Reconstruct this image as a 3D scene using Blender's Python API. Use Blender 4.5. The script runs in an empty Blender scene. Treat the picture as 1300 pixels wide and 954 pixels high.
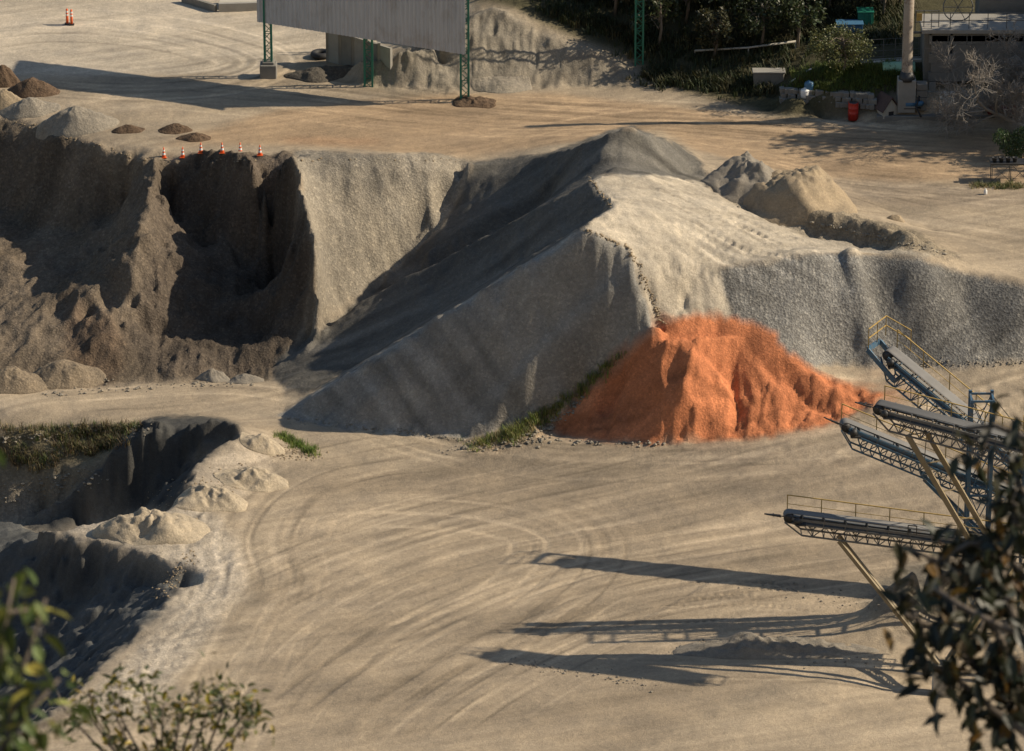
import bpy, bmesh, math, random
import numpy as np
from mathutils import Vector, Matrix
random.seed(7)
S = bpy.context.scene
COL = S.collection
R = math.radians
# ------------------------------------------------------------------ camera
F = 6300.0; PITCH = R(22.0); CAM = np.array((0.0, -278.16, 112.38))
FW = np.array((0, math.cos(PITCH), -math.sin(PITCH)))
UP = np.array((0, math.sin(PITCH), math.cos(PITCH)))
cam_d = bpy.data.cameras.new('camera'); cam = bpy.data.objects.new('camera', cam_d); COL.objects.link(cam)
cam.location = CAM; cam.rotation_euler = (math.pi/2 - PITCH, 0, 0)
cam_d.sensor_width = 36; cam_d.lens = F/1300*36; cam_d.clip_start = .5; cam_d.clip_end = 4000
cam_d.dof.use_dof = True; cam_d.dof.focus_distance = 290; cam_d.dof.aperture_fstop = 13
S.camera = cam

def W(px, py, z):
    """world point on the level z that is seen from the viewpoint in direction px, py"""
    d = FW + np.array((1, 0, 0))*(px-650)/F + UP*(477-py)/F
    t = (z-CAM[2])/d[2]
    return CAM + d*t
def proj(X, Y, Z):
    dx, dy, dz = X-CAM[0], Y-CAM[1], Z-CAM[2]
    w = dy*FW[1] + dz*FW[2]
    return 650+F*dx/w, 477-F*(dy*UP[1]+dz*UP[2])/w
def lift(x, y, py):
    """height at plan position x, y that shows at picture row py"""
    k = (477-py)/F; dy = y-CAM[1]
    dz = dy*(k*FW[1]-UP[1])/(UP[2]-k*FW[2])
    return CAM[2]+dz

# ------------------------------------------------------------------ light
w = bpy.data.worlds.new('World'); S.world = w; w.use_nodes = True
nt = w.node_tree; nt.nodes.clear()
sky = nt.nodes.new('ShaderNodeTexSky'); sky.sky_type = 'NISHITA'; sky.sun_disc = False
SUN_EL, SUN_BACK = R(34), R(3)     # sun to the right, a little behind the scene
sky.sun_elevation = SUN_EL; sky.sun_rotation = R(90) - SUN_BACK
sky.air_density = 1.2; sky.dust_density = 1.0; sky.altitude = 300
bg = nt.nodes.new('ShaderNodeBackground'); bg.inputs[1].default_value = .072
out = nt.nodes.new('ShaderNodeOutputWorld')
nt.links.new(sky.outputs[0], bg.inputs[0]); nt.links.new(bg.outputs[0], out.inputs[0])
sd = bpy.data.lights.new('sun', 'SUN'); sd.energy = 4.3; sd.angle = R(.55); sd.color = (1, .86, .67)
sun = bpy.data.objects.new('sun', sd); COL.objects.link(sun)
to = Vector((math.cos(SUN_EL)*math.cos(SUN_BACK), math.cos(SUN_EL)*math.sin(SUN_BACK), math.sin(SUN_EL)))
sun.rotation_euler = to.to_track_quat('Z', 'Y').to_euler(); sun.location = (60, 0, 80)
S.view_settings.view_transform = 'Standard'; S.view_settings.look = 'None'
S.view_settings.exposure = 0.38; S.view_settings.gamma = 1
S.render.engine = 'CYCLES'

# ------------------------------------------------------------------ tags and mesh helpers
def tag(o, label=None, cat=None, group=None, kind=None):
    if label: o['label'] = label
    if cat: o['category'] = cat
    if group: o['group'] = group
    if kind: o['kind'] = kind
    return o
def empty(name, loc, label=None, cat=None, group=None, rz=0):
    o = bpy.data.objects.new(name, None); COL.objects.link(o)
    o.location = loc; o.rotation_euler = (0, 0, rz); o.empty_display_size = .3
    return tag(o, label, cat, group)
def copy_tree(o, parent=None):
    c = o.copy(); COL.objects.link(c)
    if parent: c.parent = parent
    for ch in [x for x in bpy.data.objects if x.parent == o]: copy_tree(ch, c)
    return c
class MB:
    def __init__(s): s.v = []; s.f = []; s.sm = []
    def add(s, vs, fs, smooth=False):
        n = len(s.v); s.v += [tuple(map(float, v)) for v in vs]
        s.f += [tuple(n+i for i in f) for f in fs]; s.sm += [smooth]*len(fs)
        return s
    def box(s, c, d, rot=None, bev=0):
        c = Vector(c); hx, hy, hz = d[0]/2, d[1]/2, d[2]/2
        vs = [Vector((a*hx, b*hy, e*hz)) for e in (-1, 1) for b in (-1, 1) for a in (-1, 1)]
        if rot is not None: vs = [rot @ v for v in vs]
        s.add([v+c for v in vs], [(0,2,3,1),(4,5,7,6),(0,1,5,4),(2,6,7,3),(1,3,7,5),(0,4,6,2)]); return s
    def bar(s, a, b, wd, h=None, up=(0, 0, 1)):
        a, b = Vector(a), Vector(b); h = h or wd; d = (b-a)
        if d.length < 1e-5: return s
        z = d.normalized(); u = Vector(up)
        if abs(z.dot(u)) > .97: u = Vector((0, 1, 0))
        x = z.cross(u).normalized(); y = x.cross(z)
        vs = [p + x*(i*wd/2) + y*(j*h/2) for p in (a, b) for (i, j) in ((-1,-1),(1,-1),(1,1),(-1,1))]
        s.add(vs, [(0,3,2,1),(4,5,6,7),(0,1,5,4),(1,2,6,5),(2,3,7,6),(3,0,4,7)]); return s
    def tube(s, pts, rad, n=8, cap=True):
        pts = [Vector(p) for p in pts]
        if not isinstance(rad, (list, tuple)): rad = [rad]*len(pts)
        vs = []; fs = []; prev = None
        for i, p in enumerate(pts):
            d = (pts[min(i+1, len(pts)-1)] - pts[max(i-1, 0)]).normalized()
            if prev is None:
                u = Vector((0, 0, 1)) if abs(d.z) < .9 else Vector((1, 0, 0)); x = d.cross(u).normalized()
            else: x = (prev - d*prev.dot(d)).normalized()
            prev = x; y = d.cross(x)
            for k in range(n):
                a = 2*math.pi*k/n; vs.append(p + (x*math.cos(a)+y*math.sin(a))*rad[i])
        for i in range(len(pts)-1):
            for k in range(n):
                fs.append((i*n+k, i*n+(k+1)%n, (i+1)*n+(k+1)%n, (i+1)*n+k))
        if cap: fs.append(tuple(range(n-1, -1, -1))); fs.append(tuple((len(pts)-1)*n+k for k in range(n)))
        s.add(vs, fs, True); return s
    def lathe(s, prof, c=(0, 0, 0), n=20, cap=True):
        c = Vector(c); vs = []; fs = []
        for r, z in prof:
            for k in range(n):
                a = 2*math.pi*k/n; vs.append(c+Vector((r*math.cos(a), r*math.sin(a), z)))
        for i in range(len(prof)-1):
            for k in range(n): fs.append((i*n+k, i*n+(k+1)%n, (i+1)*n+(k+1)%n, (i+1)*n+k))
        if cap: fs.append(tuple(range(n-1, -1, -1))); fs.append(tuple((len(prof)-1)*n+k for k in range(n)))
        s.add(vs, fs, True); return s
    def build(s, name, mat, parent=None, loc=None, bevel=0):
        me = bpy.data.meshes.new(name); me.from_pydata(s.v, [], s.f); me.update()
        me.polygons.foreach_set('use_smooth', s.sm)
        me.materials.append(mat)
        o = bpy.data.objects.new(name, me); COL.objects.link(o)
        if parent: o.parent = parent
        if loc is not None: o.location = loc
        if bevel:
            m = o.modifiers.new('bevel', 'BEVEL'); m.width = bevel; m.segments = 2; m.limit_method = 'ANGLE'
        return o

# ------------------------------------------------------------------ materials
def newmat(name):
    m = bpy.data.materials.new(name); m.use_nodes = True; n = m.node_tree; n.nodes.clear()
    o = n.nodes.new('ShaderNodeOutputMaterial'); b = n.nodes.new('ShaderNodeBsdfPrincipled')
    n.links.new(b.outputs[0], o.inputs[0]); return m, n, b
class N:
    """small node helper"""
    def __init__(s, nt): s.nt = nt
    def n(s, t, **k):
        x = s.nt.nodes.new(t)
        for a, b in k.items(): setattr(x, a, b)
        return x
    def link(s, a, b): s.nt.links.new(a, b)
    def coord(s, which='Object', scale=(1, 1, 1), rot=(0, 0, 0)):
        c = s.n('ShaderNodeTexCoord'); m = s.n('ShaderNodeMapping')
        m.inputs['Scale'].default_value = scale; m.inputs['Rotation'].default_value = rot
        s.link(c.outputs[which], m.inputs[0]); return m.outputs[0]
    def noise(s, vec, scale, detail=6, rough=.6, dist=0):
        x = s.n('ShaderNodeTexNoise'); x.inputs['Scale'].default_value = scale
        x.inputs['Detail'].default_value = detail; x.inputs['Roughness'].default_value = rough
        x.inputs['Distortion'].default_value = dist; s.link(vec, x.inputs['Vector']); return x.outputs[0]
    def voro(s, vec, scale, feat='F1', out='Distance', rnd=1):
        x = s.n('ShaderNodeTexVoronoi', feature=feat); x.inputs['Scale'].default_value = scale
        x.inputs['Randomness'].default_value = rnd; s.link(vec, x.inputs['Vector']); return x.outputs[out]
    def ramp(s, f, stops):
        x = s.n('ShaderNodeValToRGB'); e = x.color_ramp.elements
        while len(e) < len(stops): e.new(.5)
        for i, (p, c) in enumerate(stops):
            e[i].position = p; e[i].color = c if len(c) == 4 else (*c, 1)
        s.link(f, x.inputs[0]); return x.outputs[0]
    def mix(s, f, a, b, mode='MIX'):
        x = s.n('ShaderNodeMix', data_type='RGBA', blend_type=mode)
        if isinstance(f, (int, float)): x.inputs[0].default_value = f
        else: s.link(f, x.inputs[0])
        for i, v in ((6, a), (7, b)):
            if isinstance(v, (tuple, list)): x.inputs[i].default_value = v if len(v) == 4 else (*v, 1)
            else: s.link(v, x.inputs[i])
        return x.outputs[2]
    def math(s, op, a, b=0, c=None):
        x = s.n('ShaderNodeMath', operation=op)
        for i, v in enumerate((a, b) if c is None else (a, b, c)):
            if isinstance(v, (int, float)): x.inputs[i].default_value = v
            else: s.link(v, x.inputs[i])
        return x.outputs[0]
    def bump(s, h, st, dist, prev=None):
        x = s.n('ShaderNodeBump')
        if isinstance(st, (int, float)): x.inputs['Strength'].default_value = st
        else: s.link(st, x.inputs['Strength'])
        x.inputs['Distance'].default_value = dist; s.link(h, x.inputs['Height'])
        if prev is not None: s.link(prev, x.inputs['Normal'])
        return x.outputs[0]
def simple(name, col, rough=.6, metal=0, var=.25, scale=3, rust=None, rust_amt=.45, bump=.3, bdist=.02):
    m, nt, b = newmat(name); q = N(nt); v = q.coord()
    f = q.noise(v, scale, 8, .65)
    c = q.mix(f, tuple(x*(1-var) for x in col), tuple(min(1, x*(1+var)) for x in col))
    if rust:
        g = q.ramp(q.noise(v, scale*1.7, 10, .7, .6), [(rust_amt, (0, 0, 0)), (rust_amt+.14, (1, 1, 1))])
        c = q.mix(g, c, rust)
    q.link(c, b.inputs['Base Color']); b.inputs['Roughness'].default_value = rough
    b.inputs['Metallic'].default_value = metal
    q.link(q.bump(q.noise(v, scale*8, 6, .7), bump, bdist), b.inputs['Normal'])
    return m
def earth(name, tintable=True, col=(.4, .3, .2), coarse=None):
    """loose mineral ground: colour from the surface's own tint, grain from its coarseness"""
    m, nt, b = newmat(name); q = N(nt); v = q.coord()
    if tintable:
        a = q.n('ShaderNodeAttribute', attribute_name='tint'); base = a.outputs['Color']
        g = q.n('ShaderNodeAttribute', attribute_name='grain'); gr = g.outputs['Fac']
    else:
        rgb = q.n('ShaderNodeRGB'); rgb.outputs[0].default_value = (*col, 1); base = rgb.outputs[0]
        val = q.n('ShaderNodeValue'); val.outputs[0].default_value = coarse; gr = val.outputs[0]
    n1 = q.noise(v, .35, 8, .65, .4); n2 = q.noise(v, 3.2, 9, .75); n3 = q.noise(v, 14, 6, .8)
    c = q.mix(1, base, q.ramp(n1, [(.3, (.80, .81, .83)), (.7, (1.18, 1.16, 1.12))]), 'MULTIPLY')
    c = q.mix(1, c, q.ramp(n2, [(.3, (.86, .86, .86)), (.7, (1.13, 1.13, 1.13))]), 'MULTIPLY')
    st = q.voro(v, 7.5, out='Color')
    sep = q.n('ShaderNodeSeparateColor'); q.link(st, sep.inputs[0])
    stone = q.ramp(sep.outputs[0], [(0, (.60, .58, .56)), (.6, (1.0, 1.0, 1.0)), (.85, (1.3, 1.3, 1.28)), (1, (1.9, 1.85, 1.75))])
    c = q.mix(q.math('MULTIPLY', gr, .8), c, q.mix(1, c, stone, 'MULTIPLY'))
    c = q.mix(1, c, q.ramp(n3, [(.32, (.74, .74, .75)), (.68, (1.24, 1.23, 1.21))]), 'MULTIPLY')
    q.link(c, b.inputs['Base Color']); b.inputs['Roughness'].default_value = .95
    b.inputs['Specular IOR Level'].default_value = .15
    vd = q.voro(v, 7.5)
    h1 = q.bump(vd, q.math('MULTIPLY', gr, .8), .09)
    h2 = q.bump(n3, q.math('ADD', .35, q.math('MULTIPLY', gr, .4)), .09, h1)
    h3 = q.bump(n2, .35, .12, h2)
    q.link(h3, b.inputs['Normal']); return m
M_EARTH = earth('loose_earth')
def sheet_mat():
    m, nt, b = newmat('corrugated_sheet'); q = N(nt); v = q.coord(scale=(5, 5, .12)); v2 = q.coord(scale=(1, 1, .5))
    c = q.ramp(q.noise(v, 2.2, 5, .7), [(.3, (.38, .41, .42)), (.55, (.50, .52, .52)), (.75, (.58, .59, .58))])
    c = q.mix(q.ramp(q.noise(v2, .9, 6, .7), [(.5, (0, 0, 0)), (.75, (.6, .6, .6))]), c, (.27, .22, .17))
    q.link(c, b.inputs['Base Color']); b.inputs['Roughness'].default_value = .6; return m
M = {}
# ------------------------------------------------------------------ terrain heights
X0, X1, Y0, Y1 = -46.0, 46.0, -60.0, 70.0
DX, DY = .12, .16
NX, NY = int((X1-X0)/DX)+1, int((Y1-Y0)/DY)+1
LINES = [
 # upper yard
 [(-300,-60,8.5),(0,-60,8.5),(300,-40,8.5),(500,-30,8.6)],
 [(-300,40,8.5),(0,40,8.5),(300,50,8.5),(480,70,8.5),(560,100,8.5)],
 [(-300,90,8.4),(0,115,8.4),(150,140,8.6),(300,150,8.4),(600,160,8.4),(720,150,8.4),(900,150,8.5),(1200,175,8.5),(1500,190,8.5)],
 [(640,125,8.5),(760,128,8.5),(900,134,8.5),(1000,140,8.5),(1120,158,8.5),(1300,165,8.5),(1500,170,8.5)],
 [(900,185,8.5),(1100,205,8.5),(1300,215,8.5),(1500,225,8.5)],
 [(1080,245,8.5),(1300,260,8.5),(1500,260,8.5)],
 [(1215,320,8.6),(1300,320,8.3),(1500,320,8.2)],
 [(1000,185,8.5),(1060,225,8.5),(1120,262,8.5),(1190,295,8.5)],
 # vegetated hillside at the back
 [(830,100,8.8),(850,112,8.8),(930,118,8.8),(985,122,8.8)],
 # grass bank top right
 [(985,122,8.9),(1000,116,9.9),(1060,118,10),(1130,116,10)],
 [(1010,92,10.8),(1060,88,11),(1130,84,11.2),(1180,80,11.3),(1300,70,11.3),(1500,70,11.3)],
 [(1180,155,8.6),(1300,160,8.6)],
 # pit rim from the left
 [(-300,110,7.9),(-60,141,7.8),(0,153,7.8),(25,155,7.9),(48,165,7.8),(72,177,7.7),(85,172,8.0),(110,182,7.9),(140,195,7.8),
  (170,202,7.8),(195,204,7.8),(208,207,7.7),(222,210,7.6),(245,203,8.0),(262,198,8.3),(290,196,8.8),(305,198,8.9),(320,207,9.0),(345,203,9.6),
  (362,199,10.0),(372,193,10.3)],
 # grade just behind the rim
 [(-60,130,8),(0,140,8),(60,155,8.1),(120,172,8.1),(190,190,8.2),(250,190,8.2),(330,190,8.3),(400,182,8.4),(500,186,8.4),(600,198,8.4)],
 # top of the light gravel bank
 [(372,193,10.3),(380,191,10.2),(400,193,9.9),(430,197,9.7),(480,199,9.7),(525,198,9.5),(550,197,9.3),(575,204,8.9),(600,207,8.5),(640,207,8.5),
  (670,203,9.0),(700,196,9.9),(740,184,11.2),(770,169,12.3),(800,163,12.6),(830,171,12.0),(860,184,10.6),(890,205,9.3)],
 # left wall foot
 [(-200,260,3.0),(0,265,3.0),(40,292,2.4),(75,280,3.2),(100,300,2.7),(140,275,3.8),(170,262,4.6)],
 [(-200,430,1.1),(0,400,1.2),(60,372,1.4),(100,350,1.8),(140,325,2.6)],
 # spur that catches the light
 [(195,204,7.8),(192,240,7.1),(184,275,6.4),(172,320,5.1),(155,365,3.7),(132,420,1.9),(100,470,.3)],
 # cliff foot in the bowl, scree below
 [(208,262,5.0),(222,300,3.6),(240,290,4.3),(262,335,2.2),(285,305,3.8),(312,345,2.2),(335,318,3.2),(352,370,1.2),(368,400,.6)],
 [(185,430,.7),(240,430,.5),(300,430,.4),(335,440,.3)],
 [(-300,505,0),(0,497,0),(60,490,0),(130,487,0),(200,482,0),(260,479,0),(320,476,0),(345,480,0)],
 # corner ridge between bowl and gravel bank
 [(372,193,10.3),(379,225,9.4),(386,255,8.5),(398,300,7.1),(403,340,5.7),(403,375,4.3),(390,410,2.9),(370,445,1.2),(350,468,.1)],
 # valley right of the gravel bank
 [(597,208,8.3),(585,240,6.9),(565,275,5.4),(530,310,4.2),(495,345,3.1),(470,375,2.2),(430,410,1.4),(380,450,.4),(348,472,0)],
 [(700,262,7.9),(640,300,6.0),(580,330,4.3),(530,350,3.2),(480,378,2.3)],
 # gravel bank body
 [(520,240,7.6),(490,300,5.3)],
 # plateau edge
 [(748,226,12.0),(762,240,12),(774,252,11.95),(776,264,11.9),(758,274,11.9),(742,284,11.9),(740,291,11.85),(762,300,11.6),(785,308,11.2),(800,316,10.7)],
 [(335,490,0),(345,505,0),(352,518,0)],
 # fall lines behind it
 [(770,185,11.9),(680,237,8.6),(600,288,6.2),(540,325,4.4)],
 [(400,194,9.9),(426,400,1.9)],[(450,199,9.7),(455,385,2.1)],[(500,199,9.6),(490,345,3.3)],[(550,198,9.3),(545,297,4.9)],
 # plateau
 [(760,222,12),(830,226,11.4),(890,236,10.5),(960,270,9.5),(1040,300,8.9),(1130,318,8.9)],
 [(775,300,11.3),(860,322,10.2),(915,334,9.5)],
 [(800,262,11.8),(870,275,11.0),(960,298,10.0)],
 # hill front
 [(780,213,11.5),(840,218,10.7),(885,222,9.7)],
 # berm
 [(905,238,9.6),(935,222,10.0),(960,255,10.2),(1000,262,10.1),(1040,272,10.1),(1100,284,10.0),(1150,297,10.0),(1190,316,9.4),(1215,328,8.7)],
 # light slope and right gravel pile
 [(915,338,9.55),(922,370,8.2),(930,398,7.1)],
 [(850,340,9.4),(858,370,8.2),(870,400,7.1)],
 [(915,338,9.55),(960,336,9.5),(1000,330,9.4),(1040,323,9.4),(1090,324,9.4),(1120,327,9.2),(1135,327,9.1),(1170,331,9.1),(1200,341,8.8),(1240,352,8.3),(1300,366,7.8),(1450,380,7.6)],
 [(1062,340,9.0),(1076,370,8.1),(1084,392,7.2),(1100,425,5.85),(1108,450,4.8)],
 [(1122,360,7.9),(1132,400,6.4),(1140,440,4.95)],
 [(1180,350,8.55),(1200,390,7.0),(1215,430,5.5)],
 [(960,336,9.4),(990,425,5.9)],[(1000,331,9.3),(1050,461,4.2)],[(1130,328,9.1),(1165,462,4.2)],[(1225,348,8.4),(1255,460,4.35)],
 [(1035,462,4.2),(1080,461,4.2),(1150,463,4.2),(1220,464,4.3),(1300,456,4.5),(1450,448,4.7)],
 [(1120,500,3.3),(1300,500,3.5),(1450,500,3.6)],
 [(1080,560,1.9),(1300,570,1.7),(1450,570,1.7)],
 # orange pile ground contact
 [(690,545,.9),(760,558,1.2),(830,562,1.4),(960,556,1.8),(1060,534,2.5),(1120,505,3.4)],
 # orange pile body
 [(842,413,7.0),(860,405,7.2),(885,403,7.2),(905,404,7.1),(950,407,7.0),(982,420,6.5),(998,441,5.7),(1040,467,4.6),(1080,488,3.7),(1112,500,3.4)],
 [(888,406,7.1),(882,450,5.8),(870,490,4.5),(855,528,2.9),(842,553,1.8)],
 [(985,425,6.4),(1000,485,4.0),(1015,525,2.8)],
 [(935,410,6.9),(930,455,5.1),(932,490,3.8),(935,530,2.6)],
 [(845,425,6.4),(800,480,3.9),(765,530,1.7)],
 # heap beside the open shed
 [(430,90,8.9),(470,80,9.8),(520,66,10.6),(570,45,11.3),(600,24,12.0),(622,14,12.3),(650,22,12.1),(690,44,11.2),(740,62,10.5),(780,77,9.8),(806,92,9.0)],
 [(420,100,8.5),(480,110,8.5),(560,118,8.5),(640,112,8.5),(720,108,8.5),(812,112,8.6)],
 # lower yard
 [(360,560,0),(500,590,0),(700,600,.5),(900,592,1.1),(1100,590,1.4)],
 [(345,600,0),(335,650,0),(330,720,0),(300,790,0),(255,860,0),(200,950,0),(150,1040,0)],
 [(450,650,0),(700,680,0),(900,680,.1),(1200,680,.2),(1450,680,.2)],
 [(450,780,0),(700,780,0),(1000,780,0),(1450,760,0)],
 [(400,900,0),(800,900,0),(1050,870,-.1),(1250,880,-1.2),(1450,880,-1.4)],
 [(0,520,0),(150,520,0),(330,530,0)],
 [(-200,540,0),(0,541,0),(60,541,0),(120,538,0),(180,533,0)],
 # first near bank
 [(180,538,.3),(188,534,1.2),(195,531,1.9)],
 [(198,655,.1),(170,656,.1),(138,657,.2),(118,665,0),(98,673,-.2),(70,677,-.3),(45,673,-.8)],
 [(195,531,1.9),(150,573,-.4),(105,614,-2.6),(50,662,-5.2)],
 [(330,545,.9),(345,556,.7),(380,572,.1)],
 # chute of first bank
 [(-200,550,-.9),(0,556,-.9),(70,558,-.9),(130,556,-.8),(165,550,-.2)],
 [(-200,600,-2.8),(0,600,-2.5),(60,598,-2.2),(118,594,-1.5)],
 [(-200,700,-7),(0,668,-5.4),(40,668,-5.2)],
 # second near bank edge and slope
 [(-20,676,-1.2),(30,674,-.8),(70,682,-.4),(100,689,-.2),(150,695,-.1),(185,703,0),(215,714,0),(241,720,0),(243,728,0),(232,745,0),(205,785,0),(170,812,0),(130,845,0),(90,880,0),(40,930,0),(-20,990,0)],
 [(-60,785,-5),(-4,794,-4.9),(36,801,-4.7),(86,807,-4.5),(150,800,-3.4)],
 [(-60,890,-8.6),(0,893,-8.2),(50,880,-7),(85,862,-5.6)],
 [(-150,960,-9),(-80,1000,-9)],
 # bottom right mound and shaded pile
 [(1115,745,2.0),(1150,722,3.1),(1200,716,3.3),(1260,720,2.6),(1320,735,1.5)],
 [(1100,768,.2),(1180,788,.1),(1300,790,.1)],
 [(1105,725,.2),(1150,700,.2),(1250,695,.2)],
]
def raise_crest(p):
    x, y, z = p
    if 735 <= x <= 905 and 160 <= y <= 400 and z > 7.6: return (x, y, z+.5*min(1, (905-x)/105))
    return p
LINES = [[raise_crest(p) for p in L_] for L_ in LINES]
def world_line(L, step=.06):
    P = [W(*p) for p in L]; out = []
    for a, b in zip(P[:-1], P[1:]):
        n = max(2, int(np.linalg.norm((b-a)[:2])/step)+1)
        t = np.linspace(0, 1, n)[:, None]; out.append(a+(b-a)*t)
    return np.concatenate(out)
WLINES = [[(-9,70,9),(-8,44,9),(-7,36,9.2)],
 [(-4,38,12.5),(3,38.5,13.8),(12,38,13.5),(20,37.5,13)], [(-6,52,19),(3,50,21),(14,50,21),(22,50,19)], [(-4,70,27),(10,70,30),(24,70,28),(46,70,24)],
 [(20,44,14),(30,44,12),(46,44,12)], [(24,56,16),(34,56,14),(46,56,14)], [(-46,70,8.6),(-12,70,8.6)]]
def wl(L):
    return np.concatenate([np.array(a)+(np.array(b)-np.array(a))*np.linspace(0, 1, 300)[:, None] for a, b in zip(L[:-1], L[1:])]).astype(float)
def ruled(A, B, n=1):
    """even slope spanned between two lines of matching points"""
    PA = [W(*p) for p in A]; PB = [W(*p) for p in B]; o = []
    for i in range(len(A)-1):
        L_ = max(np.linalg.norm(PA[i+1]-PA[i]), np.linalg.norm(PB[i+1]-PB[i])); m = int(L_/.07)+2
        for k in range(m):
            u = k/m; a = PA[i]+(PA[i+1]-PA[i])*u; b = PB[i]+(PB[i+1]-PB[i])*u; q = int(np.linalg.norm(b-a)/.07)+2
            o.append(a+(b-a)*np.linspace(0, 1, q)[:, None])
    return np.concatenate(o)
RULED = [ruled([(740,291,12.3),(762,300,12.0),(785,308,11.6),(800,316,11.2),(803,335,10.5),(806,352,9.8),(815,380,8.6),(828,398,7.9),(842,412,7.2)],
               [(360,526,0),(420,540,0),(500,551,.1),(560,555,.2),(600,556,.4),(645,548,.7),(700,528,1.4),(760,481,3.9),(815,440,5.7)]),
         ruled([(748,229,12.4),(700,256,10.8),(629,293,8.3),(549,336,5.7),(485,368,3.8),(420,412,1.9),(342,466,.05)],
               [(770,264,11.6),(714,298,9.7),(640,344,7.0),(560,393,4.5),(500,432,2.9),(440,470,1.4),(366,514,.0)]),
         ruled([(770,264,11.6),(714,298,9.7),(640,344,7.0),(560,393,4.5),(500,432,2.9),(440,470,1.4),(366,514,.0)],
               [(740,291,12.3),(680,328,10.36),(604,375,7.9),(528,422,5.44),(470,458,3.56),(420,489,1.94),(360,526,0)])]
N1E = [(195,531,1.9),(212,529,2.0),(240,531,1.9),(262,528,2.0),(285,532,1.9),(300,540,1.7),(309,550,1.4),(292,562,1.2),(274,571,1.0),(256,586,.9),(250,598,.8),(247,613,.7),(236,631,.5),(218,645,.4),(203,653,.3)]
N1B = []
for i, (x, y, z) in enumerate(N1E):
    d_ = (z+4.8)/.84; N1B.append((50, 662, -5.2) if i == 0 else (x-22*d_, y+17.1*d_-(0, 14, 24)[max(0, i-12)], -4.8))
RULED.append(ruled(N1E, N1B))
CON = np.concatenate(RULED+[world_line(L) for L in LINES]+[wl(L) for L in WLINES])
def solve():
    H = None
    for lev in (5, 4, 3, 2, 1, 0):
        k = 2**lev; nx, ny = (NX-1)//k+2, (NY-1)//k+2
        dx, dy = DX*k, DY*k
        S_ = np.zeros((ny, nx)); C_ = np.zeros((ny, nx))
        ix = np.rint((CON[:, 0]-X0)/dx).astype(int); iy = np.rint((CON[:, 1]-Y0)/dy).astype(int)
        ok = (ix >= 0) & (ix < nx) & (iy >= 0) & (iy < ny)
        np.add.at(S_, (iy[ok], ix[ok]), CON[ok, 2]); np.add.at(C_, (iy[ok], ix[ok]), 1)
        m = C_ > 0; val = np.where(m, S_/np.maximum(C_, 1), 0)
        if H is None: H = np.full((ny, nx), 4.0)
        else:
            yy = np.clip(np.arange(ny)/2, 0, H.shape[0]-1.001); xx = np.clip(np.arange(nx)/2, 0, H.shape[1]-1.001)
            y_, x_ = yy.astype(int), xx.astype(int); fy = (yy-y_)[:, None]; fx = (xx-x_)[None]
            H = (H[y_][:, x_]*(1-fy)*(1-fx)+H[y_+1][:, x_]*fy*(1-fx)+H[y_][:, x_+1]*(1-fy)*fx+H[y_+1][:, x_+1]*fy*fx)
        H[m] = val[m]
        wx, wy = 1/dx**2, 1/dy**2; s = 2*(wx+wy)
        for _ in range((40, 60, 150, 400, 900, 2500)[lev]):
            P = np.pad(H, 1, mode='edge')
            Hn = (wx*(P[1:-1, :-2]+P[1:-1, 2:])+wy*(P[:-2, 1:-1]+P[2:, 1:-1]))/s
            Hn[m] = val[m]; H = Hn
    return H[:NY, :NX]
def blur(A, r, n=2):
    r = int(r)
    if r < 1: return A
    for _ in range(n):
        for ax in (0, 1):
            P = np.pad(A, [(r+1, r) if i == ax else (0, 0) for i in (0, 1)], mode='edge').cumsum(ax)
            if ax == 0: A = (P[2*r+1:]-P[:-2*r-1])/(2*r+1)
            else: A = (P[:, 2*r+1:]-P[:, :-2*r-1])/(2*r+1)
    return A
def vnoise(X, Y, seed=0):
    xi = np.floor(X).astype(np.int64); yi = np.floor(Y).astype(np.int64); fx = X-xi; fy = Y-yi
    fx = fx*fx*fx*(fx*(fx*6-15)+10); fy = fy*fy*fy*(fy*(fy*6-15)+10)
    def h(a, b):
        n = (a*374761393+b*668265263+seed*2147483647) & 0x7fffffff
        n = ((n ^ (n >> 13))*1274126177) & 0x7fffffff
        n = ((n ^ (n >> 16))*1911520717) & 0x7fffffff
        return (n & 0xffff)/32767.5-1
    return (h(xi, yi)*(1-fx)*(1-fy)+h(xi+1, yi)*fx*(1-fy)+h(xi, yi+1)*(1-fx)*fy+h(xi+1, yi+1)*fx*fy)
def fbm(X, Y, sc, oct=4, seed=0, gain=.5):
    o = 0; a = 1; t = 0
    for i in range(oct):
        o = o+a*vnoise(X/sc, Y/sc, seed+i*17); t += a; a *= gain; sc /= 2.03
    return o/t
def ridged(X, Y, sc, oct=4, seed=0):
    o = 0; a = 1; t = 0
    for i in range(oct):
        o = o+a*(1-2*np.abs(vnoise(X/sc, Y/sc, seed+i*13))); t += a; a *= .55; sc /= 2.1
    return o/t
def rot(X, Y, deg, sx=1, sy=1):
    c, s = math.cos(R(deg)), math.sin(R(deg)); return (X*c+Y*s)/sx, (-X*s+Y*c)/sy
gx = X0+np.arange(NX)*DX; gy = Y0+np.arange(NY)*DY
GX, GY = np.meshgrid(gx, gy)
H = solve(); H = blur(H, 1, 1)
PX, PY = proj(GX, GY, H)
def inside(poly):
    r = np.zeros(PX.shape, bool); n = len(poly)
    xs = [p[0] for p in poly]; ys = [p[1] for p in poly]
    bb = (PX >= min(xs)) & (PX <= max(xs)) & (PY >= min(ys)) & (PY <= max(ys))
    x = PX[bb]; y = PY[bb]; q = np.zeros(x.shape, bool)
    for i in range(n):
        (x1, y1), (x2, y2) = poly[i], poly[(i+1) % n]
        if y1 == y2: continue
        q ^= ((y1 > y) != (y2 > y)) & (x < (x2-x1)*(y-y1)/(y2-y1)+x1)
    r[bb] = q; return r
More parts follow.
